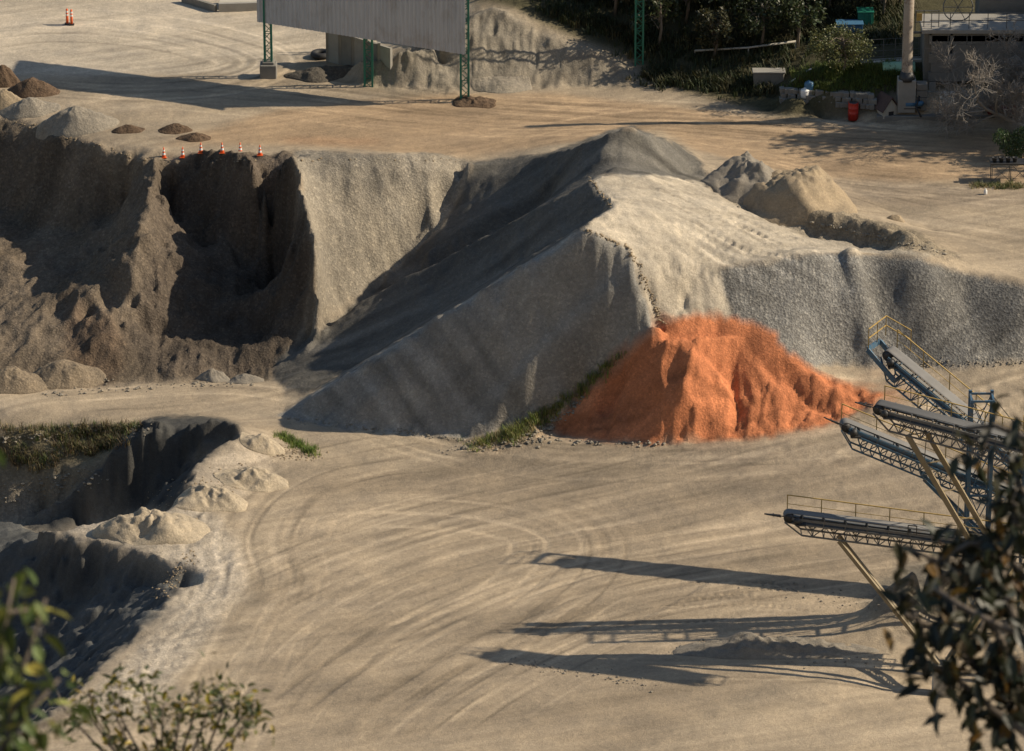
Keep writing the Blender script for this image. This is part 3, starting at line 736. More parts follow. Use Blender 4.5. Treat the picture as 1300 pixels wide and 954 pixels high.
M['mint'] = simple('pale_green_tank_paint', (.32, .55, .38), .5, 0, .12, 3, bump=.1)
M['white_box'] = simple('white_cabinet_paint', (.62, .63, .60), .5, 0, .08, 2, bump=.05)
M['tile'] = simple('dark_roof', (.09, .055, .045), .8, 0, .4, 5)
M['bark'] = simple('bark', (.16, .13, .10), .9, 0, .4, 6, bump=.6)
M['pale_bark'] = simple('pale_bark', (.29, .26, .22), .85, 0, .3, 6, bump=.4)
M['factory'] = simple('dark_factory_sheet', (.07, .07, .07), .7, .1, .4, .8)
E_GREY = earth('grey_gravel', False, (.28, .25, .20), .3); E_TAN = earth('tan_sand', False, (.33, .265, .18), .2)
E_DARK = earth('dark_earth', False, (.13, .09, .06), .5); E_PALE = earth('pale_sand', False, (.42, .355, .26), .25)
E_FINE = earth('fine_grey_sand', False, (.25, .225, .185), .1)
def leafmat(name, transl=.25, rough=.45):
    m = bpy.data.materials.new(name); m.use_nodes = True; nt = m.node_tree; nt.nodes.clear(); q = N(nt)
    a = q.n('ShaderNodeAttribute', attribute_name='tint'); b = q.n('ShaderNodeBsdfPrincipled'); b.inputs['Roughness'].default_value = rough
    t = q.n('ShaderNodeBsdfTranslucent'); mx = q.n('ShaderNodeMixShader'); mx.inputs[0].default_value = transl; o = q.n('ShaderNodeOutputMaterial')
    q.link(a.outputs['Color'], b.inputs['Base Color']); q.link(a.outputs['Color'], t.inputs[0])
    q.link(b.outputs[0], mx.inputs[1]); q.link(t.outputs[0], mx.inputs[2]); q.link(mx.outputs[0], o.inputs[0]); return m
M['leaf'] = leafmat('leaf'); M['grass'] = leafmat('grass_blade', .3, .7)

# ------------------------------------------------------------------ small heaps
def heap(px, apex, base, hw, mat, label, cat='heap', group=None, name='gravel_heap', rough=.12, seed=0, ry=None, top=.18):
    g_ = G(px, base); sc = F/math.dist(g_, CAM); rx = hw/sc; ry = (ry or .6)*rx
    cx, cy = g_.x, g_.y+ry; gz = Hs(cx, cy); h = max(.15, lift(cx, cy-.15*ry, apex)-gz)
    n, m_ = 72, 26; fs = []
    T = np.repeat(np.arange(m_+1)/m_, n); A = np.tile(2*math.pi*np.arange(n)/n, m_+1)
    rr = 1+.18*vnoise(np.cos(A)*1.6+px, np.sin(A)*1.6+seed, 3)
    X = cx+rx*rr*T*np.cos(A)*1.06; Y = cy+ry*rr*T*np.sin(A)*1.06; e_ = .16+top; prof = 1-(np.sqrt(T*T+e_*e_)-e_)/(math.sqrt(1+e_*e_)-e_)
    nz = rough*h*fbm(X, Y, rx*.7, 4, seed)+rough*.35*h*fbm(X, Y, .35, 3, seed+3)
    HB = np.array([Hs(x, y) for x, y in zip(X, Y)])
    vs = np.stack((X, Y, HB*T+gz*(1-T)+h*prof+nz*2*(1-T**3)-.12*(T > .99)), 1)
    for i in range(m_):
        for k in range(n): fs.append((i*n+k, (i+1)*n+k, (i+1)*n+(k+1) % n, i*n+(k+1) % n))
    mb = MB(); mb.add([(a-cx, b-cy, c-gz) for a, b, c in vs], fs, True)
    o = mb.build(name, mat, loc=(cx, cy, gz)); tag(o, label, cat, group); return o
heap(96, 139, 172, 46, E_GREY, 'rounded grey gravel heap nearest the pit edge at upper left', group='heaps on the upper yard', seed=1)
heap(36, 126, 150, 38, E_GREY, 'grey gravel heap behind the nearest one, left of it', group='heaps on the upper yard', seed=2)
heap(2, 116, 142, 26, E_TAN, 'tan gravel heap cut by the left picture edge behind the grey ones', group='heaps on the upper yard', seed=3)
heap(38, 101, 124, 33, E_DARK, 'dark brown earth heap behind the grey gravel heaps', group='heaps on the upper yard', name='earth_heap', seed=4)
heap(2, 84, 112, 22, E_DARK, 'farthest dark brown earth heap at the left picture edge', group='heaps on the upper yard', name='earth_heap', seed=5)
heap(162, 160, 170, 20, E_DARK, 'smallest dark earth heap right of the rounded grey heap', group='dark heaps behind the cones', name='earth_heap', seed=6, rough=.25)
heap(222, 157, 171, 22, E_DARK, 'dark earth heap, taller one of the pair behind the traffic cones', group='dark heaps behind the cones', name='earth_heap', seed=7, rough=.2)
heap(247, 169, 181, 21, E_DARK, 'flatter dark gravel heap, nearer one of the pair behind the cones', group='dark heaps behind the cones', name='earth_heap', seed=8, rough=.25)
heap(950, 201, 256, 52, E_FINE, 'grey sand mound on the berm behind the plateau', seed=9, rough=.16, ry=1.0, top=.12, name='sand_heap')
heap(1018, 214, 274, 74, E_TAN, 'smooth tan sand mound on the berm, right of the grey one', seed=10, rough=.16, ry=.9, top=.2, name='sand_heap')
heap(1138, 272, 281, 12, E_TAN, 'tiny pointed tan sand heap on the yard right of the mounds', seed=11, name='sand_heap')
heap(637, 103, 119, 38, E_GREY, 'low grey gravel heap in front of the shed heap', seed=12)
heap(603, 120, 137, 28, E_DARK, 'low dark rubble heap round the front right shed column', seed=13, rough=.3, name='rubble_heap')
heap(402, 84, 104, 46, earth('dark_grit', False, (.10, .09, .075), .4), 'dark heap under the shed beside the concrete column foot', seed=14, rough=.3, ry=.5, name='rubble_heap')
heap(82, 461, 494, 44, earth('brown_grit', False, (.235, .19, .135), .4), 'pointed tan gravel heap at the foot of the left pit wall', group='heaps at the pit foot', seed=15, rough=.2)
heap(18, 470, 500, 42, earth('brown_grit', False, (.235, .19, .135), .4), 'broad tan gravel heap at the left edge at the foot of the pit wall', group='heaps at the pit foot', seed=16, rough=.22)
heap(272, 471, 486, 23, E_FINE, 'small pale sand heap before the dark bowl of the pit', group='heaps at the pit foot', seed=17, rough=.2, name='sand_heap')
heap(310, 477, 488, 26, E_FINE, 'low sand heap right of the small pale one before the bowl', group='heaps at the pit foot', seed=18, rough=.2, name='sand_heap')
heap(322, 601, 624, 44, E_PALE, 'flat sand heap, rightmost of three on the near edge', group='sand heaps on the near edge', seed=19, rough=.38, top=.3, name='sand_heap')
heap(265, 622, 650, 50, E_PALE, 'lumpy sand heap, middle one of three on the near edge', group='sand heaps on the near edge', seed=20, rough=.38, top=.3, name='sand_heap')
heap(190, 655, 692, 68, E_PALE, 'widest lumpy sand heap between the two dark hollows', group='sand heaps on the near edge', seed=21, rough=.38, ry=.6, top=.3, name='sand_heap')
heap(332, 555, 576, 28, E_PALE, 'low sand ridge at the left end of the green weeds', seed=22, rough=.25, ry=.6, name='sand_heap')
heap(975, 806, 838, 125, E_FINE, 'long low sand heap at the bottom right beside tyre tracks', seed=23, rough=.35, ry=.2, name='sand_heap', top=.7)

# ------------------------------------------------------------------ loose stones
def stones(zone_px, n, smin, smax, name, mat, seed):
    rs = random.Random(seed); mb = MB(); k = 0
    while k < n:
        (x0, y0, x1, y1, wd) = rs.choice(zone_px); t = rs.random()
        x = x0+(x1-x0)*t+rs.gauss(0, wd); y = y0+(y1-y0)*t+rs.gauss(0, wd*.5)
        p = G(x, y); r = rs.uniform(smin, smax)*rs.choice((.5, .7, 1)); vs = []
        base = [Vector(v) for v in ((1,0,0),(-1,0,0),(0,1,0),(0,-1,0),(0,0,1),(0,0,-1),(.6,.6,.5),(-.6,.6,.5),(.6,-.6,.5),(-.6,-.6,.5))]
        rz = Matrix.Rotation(rs.random()*6, 3, 'Z')
        vs = [p+rz@Vector((v.x*r*rs.uniform(.8,1.3), v.y*r*rs.uniform(.8,1.2), v.z*r*rs.uniform(.5,.9)+r*.2)) for v in base]
        mb.add(vs, [(0,6,8),(1,9,7),(4,6,7),(4,8,6),(4,9,8),(4,7,9),(2,7,6),(3,8,9),(0,5,2),(2,5,1),(1,5,3),(3,5,0),(0,2,6),(2,1,7),(1,3,9),(3,0,8)]); k += 1
    o = mb.build(name, mat); tag(o, kind='stuff'); return o
stones([(560,575,700,560,6),(690,545,740,505,5),(640,565,700,545,6),(700,560,860,566,4)], 260, .05, .17, 'loose_stones', E_GREY, 3)
stones([(0,640,120,600,14),(0,560,190,545,6),(60,500,330,484,5),(0,490,140,486,4)], 420, .05, .16, 'pit_stones', E_GREY, 4)
stones([(160,680,240,665,8),(240,645,300,630,7),(295,618,350,612,6),(340,575,400,580,7),(200,640,330,590,12),(150,680,210,650,9),(330,560,400,580,6),(200,760,245,700,7)], 900, .03, .10, 'sand_clods', E_TAN, 5)
stones([(640,838,830,870,7),(850,830,900,815,5),(960,740,1100,770,12),(1000,845,1300,835,6)], 300, .03, .10, 'track_clods', E_FINE, 6)
stones([(940,262,1200,322,4)], 150, .05, .16, 'berm_stones', E_GREY, 7)
stones([(802,320,842,412,2.5),(802,320,842,412,2.5),(748,226,776,264,2),(742,291,800,316,1.5),(0,150,190,204,3),(200,205,600,203,3)], 330, .04, .12, 'edge_clods', E_TAN, 8)

stones([(1130,464,1300,460,5),(360,532,600,560,5)], 260, .04, .12, 'foot_stones', E_GREY, 9)
# ------------------------------------------------------------------ cones and posts
def cone():
    r = empty('traffic_cone', (0, 0, 0))
    mb = MB(); mb.box((0, 0, .02), (.4, .4, .04)); mb.build('base', M['orange_plastic'], r)
    P = lambda z: .15-.118*(z/.75)
    mb = MB(); mb.lathe([(P(z), z) for z in (.04, .2, .4, .6, .75)]); mb.build('body', M['orange_plastic'], r)
    for z0, z1 in ((.22, .36), (.47, .58)):
        mb = MB(); mb.lathe([(P(z0)+.004, z0), (P(z1)+.004, z1)], cap=False); mb.build('reflective_band', M['white_plastic'], r)
    return r
cones = [(208, 206, 'leftmost traffic cone on the pit rim'), (232, 206, 'traffic cone on the pit rim, second from the left'),
         (255, 200, 'traffic cone on the pit rim, third from the left'), (282, 198, 'traffic cone on the pit rim, fourth from the left'),
         (305, 198, 'traffic cone on the pit rim, second from the right'), (330, 203, 'rightmost traffic cone on the pit rim'),]
c0 = cone()
for i, (px, py, lab) in enumerate(cones):
    c = c0 if i == 0 else copy_tree(c0)
    p = G(px, py-6); zz = (0, .02, 0, -.1, -.1, 0)[i]
    c.location = (p.x, p.y, p.z-.02+zz); c.scale = (.92, .92, .92); tag(c, lab, 'traffic cone', 'traffic cones along the pit rim')
c = copy_tree(c0); p = G(426, 72); c.location = (p.x, p.y, p.z); tag(c, 'traffic cone by the concrete wall under the shed, beside a black tyre', 'traffic cone')
def delineator():
    r = empty('delineator_post', (0, 0, 0))
    MB().box((0, 0, .04), (.34, .34, .08)).build('base', M['rubber'], r)
    MB().lathe([(.09, .08), (.09, .5), (.075, 1.06), (.05, 1.1)]).build('body', M['orange_plastic'], r)
    for z0, z1 in ((.62, .74), (.84, .96)): MB().lathe([(.094-.012*(z0-.5)*2, z0), (.094-.012*(z1-.5)*2, z1)], cap=False).build('reflective_band', M['white_plastic'], r)
    return r
d0 = delineator(); p = G(85.5, 31); d0.location = p; d1 = copy_tree(d0); q_ = G(91, 32); d1.location = q_
tag(d0, 'red and white delineator post, left of the pair', 'road post', 'delineator posts on the upper yard')
tag(d1, 'red and white delineator post, right of the pair', 'road post', 'delineator posts on the upper yard')

# ------------------------------------------------------------------ open shed
def lattice_col(p, h, name, parent, mat, wd=.42, chord=.1, pitch=.5, rz=0):
    mb = MB(); p = Vector(p); hx = wd/2
    cs, sn = math.cos(rz), math.sin(rz)
    c = [(hx, hx), (-hx, hx), (-hx, -hx), (hx, -hx)]; c = [(x*cs-y*sn, x*sn+y*cs) for x, y in c]
    for x, y in c: mb.bar(p+Vector((x, y, 0)), p+Vector((x, y, h)), chord)
    z = 0; i = 0
    while z+pitch <= h:
        for a in range(4):
            b = (a+1) % 4; u, v = (a, b) if i % 2 else (b, a)
            mb.bar(p+Vector((*c[u], z)), p+Vector((*c[v], z+pitch)), .04)
            if i % 2: mb.bar(p+Vector((*c[a], z)), p+Vector((*c[b], z)), .04)
        z += pitch; i += 1
    return mb.build(name, mat, parent)
A_, B_ = G(341, 97), G(587, 129)
shed = empty('storage_shed', (A_.x, A_.y, A_.z), 'open shed with grey corrugated wall on green lattice columns', 'shed')
inv = Vector(shed.location)
def L(v): return Vector(v)-inv
zb = lift(A_.x, A_.y, 28); za = lift(B_.x, B_.y, 67); zbot = (zb+za)/2; ztop = A_.z+10.6
dir_ = (B_-A_); dir_.z = 0; dl = dir_.length; dir_.normalize(); nrm = Vector((dir_.y, -dir_.x, 0))
mb = MB(); n = int((dl+1.0)/.07); pts = []
for i in range(n+1):
    t = -.62+i*.07; o_ = .03*math.cos(i*math.pi*.5) if i % 2 == 0 else 0
    b_ = Vector((A_.x, A_.y, 0))+dir_*t+nrm*(.28+(.05 if (i//2) % 2 else 0)); pts.append(b_)
vs = []; fs = []
for b_ in pts:
    t_ = (b_-Vector((A_.x, A_.y, 0))).dot(dir_)/dl; z0 = zb+(za-zb)*t_
    vs += [b_+Vector((0, 0, z0))-inv, b_+Vector((0, 0, ztop))-inv]
for i in range(n): fs.append((2*i, 2*i+2, 2*i+3, 2*i+1))
mb.add(vs, fs); w_ = mb.build('cladding', sheet_mat(), shed); sm_ = w_.modifiers.new('thickness', 'SOLIDIFY'); sm_.thickness = .02
back = Vector((4.5, 9.0, 0)); cols = [(A_, .75), (B_, 0)]
zc = [ (G(341, 97), .9, ztop-.6), (G(590, 128), .1, ztop-.6), (G(468, 107), .1, ztop-.6) ]
for (p, ped, zt) in zc:
    if ped > .3:
        m2 = MB(); m2.box(L((p.x, p.y, p.z+ped/2-.1)), (1.1, 1.1, ped+.2)); m2.box(L((p.x, p.y, p.z+ped+.08)), (.8, .8, .2)); m2.build('pedestal', M['dark_concrete'], shed, bevel=.06)
    lattice_col(L((p.x, p.y, p.z+ped*.9-.3)), zt-p.z-ped+.3, 'column', shed, M['green_steel'], wd=.44 if ped > .3 else .5, chord=.13)
for (px, py) in ((811, 97), (685, 62)):
    X = W(px, py, 8.6); lattice_col(L((X[0], X[1], 8.3)), ztop+1-8.3, 'column', shed, M['green_steel'], wd=.5, chord=.11)
E_ = W(811, 97, 8.6); Fp = Vector((E_[0], E_[1], 0))
roofp = [Vector((A_.x, A_.y, 0))-dir_*1.0+nrm*.6, Vector((B_.x, B_.y, 0))+dir_*.8+nrm*.6]
mid = Vector((Fp.x, Fp.y, 0))-Vector((B_.x, B_.y, 0)); 
m2 = MB(); q0, q1 = roofp; q2, q3 = q1+Vector((1.5, 4.6, 0)), q0+Vector((1.5, 4.6, 0))
vs = [L(Vector((p.x, p.y, z))) for p, z in ((q0, ztop), (q1, ztop), (q2, ztop+.8), (q3, ztop+.8))]; vs += [v+Vector((0, 0, .12)) for v in vs]
m2.add(vs, [(0,3,2,1),(4,5,6,7),(0,1,5,4),(1,2,6,5),(2,3,7,6),(3,0,4,7)]); m2.build('roof', M['steel_grey'], shed)
m2 = MB()
for (a, b) in ((zc[0][0], zc[1][0]),):
    for zz in (zbot+.5, ztop-.7): m2.bar(L(Vector((a.x, a.y, zz))), L(Vector((b.x, b.y, zz))), .14)
m2.build('wall_rail', M['green_steel'], shed)
# concrete bay wall, tyre
a, b = G(416, 78), G(498, 88)
cw = empty('concrete_wall', (a.x, a.y, a.z), 'weathered concrete panel wall under the shed', 'wall')
for i in range(5):
    t0, t1 = i/5, (i+1)/5-.012; u = a.lerp(b, t0); v = a.lerp(b, t1); m_ = (u+v)/2
    ang = math.atan2((v-u).y, (v-u).x); l_ = math.hypot((v-u).x, (v-u).y)
    MB().box(Vector((m_.x, m_.y, a.z+1.05))-a, (l_, .2, 2.5), Matrix.Rotation(ang, 3, 'Z')).build('panel', M['dark_concrete'] if i % 2 else M['concrete'], cw)
    MB().box(Vector((u.x, u.y, a.z+1.1))-a+Vector((0, -.06, 0)), (.2, .3, 2.7)).build('pier', M['concrete'], cw)
def tyre(px, py, r, lab, mat=None):
    p = G(px, py); m_ = MB(); prof = []
    for k in range(17):
        a = 2*math.pi*k/16; prof.append((r*.72+r*.3*math.cos(a), r*.3+r*.3*math.sin(a)))
    m_.lathe(prof, cap=False, n=28); o = m_.build('tyre', mat or M['rubber'], loc=p); tag(o, lab, 'tyre'); return o
t_ = tyre(408, 73, .72, 'black tyre lying against the concrete wall under the shed')
# low concrete dock at the top left
a = G(232, 3); dock = empty('concrete_dock', a, 'low pale concrete dock wall left of the shed', 'dock')
m_ = MB(); b = G(274, 15)-a; c_ = G(345, 15)-a; m_.bar((0, 0, .25), (b.x, b.y, .25), .25, .5); m_.build('side_wall', M['dark_concrete'], dock)
m_ = MB(); m_.bar((b.x+.2, b.y, .3), (c_.x+1.5, b.y+.5, .3), .3, .6); m_.build('front_wall', M['concrete'], dock)
m_ = MB(); m_.box((b.x+1.7, b.y+1.2, .2), (3.0, 1.6, .34)); m_.build('slab', M['pale_concrete'], dock)

# ------------------------------------------------------------------ right background
def thing1(mb, name, mat, label, cat, loc, group=None, bevel=0):
    o = mb.build(name, mat, loc=loc, bevel=bevel); tag(o, label, cat, group); return o
p = G(1083, 150); dr = empty('oil_drum', p, 'red steel drum in front of the stone retaining wall', 'drum')
prof = [(.33, -.1), (.33, .33), (.35, .35), (.33, .37), (.33, .66), (.35, .68), (.33, .70), (.33, 1.02), (.34, 1.05)]
MB().lathe(prof, cap=True).build('barrel', M['red_paint'], dr); MB().lathe([(.30, 1.03), (.30, 1.06), (.05, 1.07)]).build('lid', M['dark_steel'], dr)
for i in (0, 1):
    o = MB().lathe([(.03, 0), (.29, .02), (.31, .12), (.31, .45), (.27, .55), (.12, .6), (.1, .66), (.02, .67)]); 
    q_ = G(1022+i*5, 124-i*9); o = thing1(o, 'plastic_canister', M['white_plastic'] if i == 0 else M['blue_paint'], ('white plastic canister on the grassy bank, nearer of two', 'blue plastic canister on the grassy bank, behind the white one')[i], 'canister', (q_.x, q_.y, q_.z))
# retaining wall of rough stone
a, b = G(992, 130), G(1114, 138); m_ = MB(); nst = 19
wall = empty('retaining_wall', a, 'low dark stone retaining wall below the grassy bank', 'wall')
for r_ in range(3):
    for i in range(nst):
        t = (i+.5*(r_ % 2))/nst; p = a.lerp(b, min(t, 1)); s_ = (b-a).length/nst
        m_.box(Vector((p.x+random.uniform(-.1,.1), p.y+.12*r_+random.uniform(-.06,.06), p.z+.14+.3*r_))-a, (s_*random.uniform(.9, 1.25), .5, .33*random.uniform(.9, 1.15)), Matrix.Rotation(random.uniform(-.12, .12), 3, 'Z')@Matrix.Rotation(random.uniform(-.08, .08), 3, 'Y'))
m_.build('stonework', M['dark_concrete'], wall, bevel=.04)
# block, pipes
p = G(976, 112); o = empty('concrete_block', p, 'large stained concrete block with pale top on the shaded hillside foot', 'block')
MB().box((0, .4, .45), (2.0, .8, 1.1)).build('body', M['dark_concrete'], o, bevel=.08); MB().box((0, .4, 1.05), (2.15, .95, .1)).build('top_slab', M['concrete'], o, bevel=.03)
a, b, c_ = G(882, 74), G(950, 70), G(1010, 62); m_ = MB(); m_.tube([(0, 0, .5), b-a+Vector((0, 0, .5)), c_-a+Vector((0, 0, .5))], .07)
for q_ in (Vector((0, 0, 0)), b-a, c_-a): m_.bar(q_, q_+Vector((0, 0, .55)), .07)
thing1(m_, 'pipeline', M['pale_concrete'], 'long thin pale pipe on short posts along the dark hillside', 'pipe', a)
a, b = G(1003, 107), G(1030, 92); m_ = MB(); m_.tube([(0, 0, .12), b-a+Vector((0, 0, .25))], .05); thing1(m_, 'white_pipe', M['white_plastic'], 'short white pipe lying down the bank above the canisters', 'pipe', a)
# rusty pole on its footing
p = G(1150, 141); zt = lift(p.x, p.y, -160)-p.z; zf = lift(p.x, p.y, 100)-p.z
pole = empty('rusty_pole', p, 'tall rust stained steel pole on a concrete footing', 'pole')
MB().tube([(0, 0, zf-.1), (0, 0, zf+.3), (-.02, .02, zf+3), (.05, 0, zt)], [.42, .36, .33, .30], 20).build('shaft', M['rust'], pole)
MB().lathe([(.55, zf-.1), (.5, zf+.1), (.4, zf+.5)]).build('collar', M['dark_steel'], pole)
MB().box((.0, .1, zf/2), (1.15, 1.1, zf)).build('footing', M['concrete'], pole, bevel=.05)
m_ = MB()
for k in range(4): m_.box((.95+k*.01, .15, .3+k*.45), (.7, .8, .42))
m_.build('block_stack', M['dark_concrete'], pole, bevel=.03)
# horizontal tank
p = G(1146, 112); o = empty('horizontal_tank', (p.x-.2, p.y+1.2, p.z), 'pale green horizontal cylinder tank behind the rusty pole', 'tank')
m_ = MB(); m_.tube([(-1.05, 0, .95), (-1.0, 0, .95), (1.0, 0, .95), (1.05, 0, .95)], [.36, .42, .42, .36], 24); m_.build('shell', M['mint'], o)
for x in (-.75, .75): MB().box((x, 0, .35), (.14, .6, .75)).build('saddle', M['rust'], o)
# kennel
p = G(1131, 150); o = empty('kennel', p, 'small kennel with dark pitched roof and pale gable', 'kennel')
m_ = MB(); m_.add([(-.55,0,0),(.55,0,0),(.55,0,.55),(0,0,1.3),(-.55,0,.55),(-.55,1.2,0),(.55,1.2,0),(.55,1.2,.55),(0,1.2,1.3),(-.55,1.2,.55)],
 [(0,1,2,3,4),(5,9,8,7,6),(0,4,9,5),(1,6,7,2),(0,5,6,1)]); m_.build('body', M['pale_concrete'], o)
m_ = MB()
for sx in (-1, 1):
    rt = Matrix.Rotation(sx*math.atan2(.75, .55), 3, 'Y'); m_.box((sx*.36, .6, .93), (1.15, 1.5, .05), rt)
m_.build('roof', M['tile'], o); MB().box((0, -.01, .22), (.36, .03, .42)).build('doorway', M['rubber'], o)
o.rotation_euler = (0, 0, R(25))
# blue pump
p = G(1158, 146); o = empty('pump', (p.x, p.y, p.z+.45), 'blue electric pump on a concrete ledge beside the pole footing', 'pump')
MB().tube([(-.45, 0, .3), (.2, 0, .3)], .24, 18).build('motor', M['blue_paint'], o); MB().lathe([(.26, -.1), (.3, 0), (.3, .1), (.2, .2)], (.42, 0, .3)).build('housing', M['blue_paint'], o)
MB().box((0, 0, .03), (1.1, .45, .06)).build('bed', M['dark_steel'], o); MB().tube([(.42, 0, .5), (.42, .0, .8), (.2, -.4, .2), (.5, -.9, -.3)], .06).build('hose', M['rubber'], o)
a = G(1118, 156); lg = MB(); lg.box((5.5, .9, .18), (11.5, 1.8, .5)); lg.box((5.5, 1.4, .6), (10.5, .8, .4)); thing1(lg, 'concrete_ledge', M['dark_concrete'], 'long stained concrete ledge below the kennel and cabinet', 'ledge', a, bevel=.05)
# cabinet on a post
p = G(1203, 159); z0, z1 = lift(p.x, p.y, 142)-p.z, lift(p.x, p.y, 116)-p.z; o = empty('electrical_cabinet', p, 'white electrical cabinet mounted on a dark post', 'cabinet')
MB().tube([(0, 0, -.1), (0, 0, z1)], .07, 10).build('post', M['dark_steel'], o); MB().tube([(.22, .02, -.1), (.2, 0, z0+.1)], .045, 8).build('conduit', M['rubber'], o)
MB().box((-.1, -.12, (z0+z1)/2), (.95, .35, z1-z0)).build('box', M['white_box'], o, bevel=.03); MB().box((-.1, -.31, (z0+z1)/2), (.85, .03, z1-z0-.12)).build('door', M['white_box'], o, bevel=.01)
# concrete building
p = G(1180, 152); p.y += 2.2; bz = lift(p.x, p.y, 40)-p.z
cb = empty('concrete_building', p, 'grey block building with flat slab roof behind the bare tree', 'building')
m_ = MB(); wx = 15
for r_ in range(int((bz-1.9)/.62)+1):
    z = 1.9+r_*.62
    if z > bz-.1: break
    for i in range(13): m_.box((.6+i*1.2+(.3 if r_ % 2 else 0)-(.15 if i == 0 and r_ % 2 else 0), 0, min(z+.31, bz-.31)), (1.18, .5, .61))
m_.box((7.4, .16, (bz+1.9)/2), (15.4, .2, bz-1.9)); m_.build('front_wall', M['dark_concrete'], cb, bevel=.012)
MB().box((-.02, 1.7, bz/2), (.5, 3.2, bz)).build('side_wall', M['dark_concrete'], cb)
MB().box((wx/2, 1.2, bz+.12), (wx+1.0, 3.4, .26)).build('roof', M['concrete'], cb, bevel=.02)
for i in range(5): MB().box((.3+i*2.9, 0.02, .93), (.42, .48, 1.86)).build('pillar', M['concrete'], cb)
for z in (.6, 1.2): MB().bar((0, -.35, z), (wx, -.35, z), .14, .16).build('beam', M['concrete'], cb)
MB().box((wx/2+.2, 3.2, 1), (wx, .3, 2)).build('inner_wall', M['factory'], cb)
rl = empty('roof_railing', (p.x, p.y, p.z+bz+.25), 'thin steel railing along the roof slab of the block building', 'railing')
m_ = MB(); 
for i in range(12): m_.bar((.1+i*1.2, -.2, 0), (.1+i*1.2, -.2, 1.05), .045)
for z in (.55, 1.05): m_.bar((0, -.2, z), (13.5, -.2, z), .045)
m_.build('rails_and_posts', M['grey_steel'], rl)
wh = MB()
for rr in (.95,):
    pts = [(rr*math.cos(2*math.pi*k/28), 0, rr*math.sin(2*math.pi*k/28)) for k in range(29)]; wh.tube(pts, .04, 6)
for k in range(6): wh.bar((0, 0, 0), (.95*math.cos(k*math.pi/3), 0, .95*math.sin(k*math.pi/3)), .04)
thing1(wh, 'spoked_wheel', M['grey_steel'], 'thin spoked flywheel standing on the block building roof', 'wheel', (p.x+1.9, p.y+1.3, p.z+bz+1.2))
m_ = MB()
for x in (0, .55, 1.5):
    m_.bar((x, 0, 0), (x, 0, 1.5), .05)
for z in (.7, 1.45): m_.bar((0, 0, z), (1.5, 0, z), .05)
m_.bar((-.4, 0, .0), (2, 0, .0), .12); q_ = Vector((p.x-.9, p.y+.2, p.z+bz-.15))
rg = thing1(m_, 'gate_rail', M['grey_steel'], 'short steel guard rail between rusty pole and block building', 'railing', q_)
MB().box((.25, -.06, 1.05), (.35, .03, .5)).build('warning_plate', M['yellow'], rg)
up = empty('upper_block', (p.x+5, p.y+5, p.z), 'grey upper storey block behind the roof railing', 'building')
MB().box((3, 0, 4.2), (9, 3, 8.4)).build('wall', M['dark_concrete'], up); MB().box((3, 0, 8.5), (9.5, 3.4, .2)).build('roof', M['pale_concrete'], up)
# factory hall behind
fh = W(1080, 55, 11.6); fx = empty('factory_hall', (fh[0], 47.5, 11.0), 'dark factory hall with open front at the top right', 'building')
MB().box((9, 5, 5), (26, .4, 12)).build('rear_wall', M['factory'], fx)
for i in range(7): MB().tube([(-2.5+i*3.4, 0, -1), (-2.5+i*3.4, 0, 9)], .16, 10).build('post', M['grey_steel'], fx)
MB().box((8, 2.4, 9), (25, 6.5, .3)).build('roof', M['steel_grey'], fx)
for z in (2.4, 4.6): MB().bar((-3, .2, z), (20, .2, z), .1).build('beam', M['grey_steel'], fx)
MB().box((4.2, -1.2, 4.9), (3.4, 2.0, .08), Matrix.Rotation(R(14), 3, 'X')).build('awning', M['pale_concrete'], fx)
for (px, py, wd, h_, mt, lb) in ((1078, 44, 1.7, .6, 'blue_paint', 'blue steel container behind the leafy bush'), (1098, 34, 1.0, .9, 'green_steel', 'green machine guard behind the leafy bush')):
    q_ = G(px, py); m_ = MB(); m_.box((0, 0, h_/2+.2), (wd, 1.0, h_)); m_.box((0, 0, h_+.24), (wd+.1, 1.1, .06))
    for k in range(4): m_.box((-wd/2+(k+.5)*wd/4, -.52, h_/2+.2), (.06, .05, h_))
    thing1(m_, 'equipment_box', M[mt], lb, 'container', q_, bevel=.02)
# walkway with mesh fence over the grass
a, b = G(1092, 83), G(1182, 78); wk = empty('walkway', a, 'pale concrete walkway edge with a wire fence above the grass', 'walkway')
d = b-a; MB().bar((0, 0, .1), (d.x, d.y, d.z+.1), .35, .2).build('kerb', M['pale_concrete'], wk); MB().bar((0, .5, .0), (d.x, d.y+.5, d.z), .2, .35).build('curb_rail', M['concrete'], wk)
m_ = MB()
for i in range(7): t = i/6; m_.bar((d.x*t, .6+d.y*t, 0+d.z*t), (d.x*t, .6+d.y*t, 1.5+d.z*t), .05)
for z in (.3, .7, 1.1, 1.48): m_.bar((0, .6, z), (d.x, d.y+.6, z+d.z), .02)
m_.build('fence', M['grey_steel'], wk)
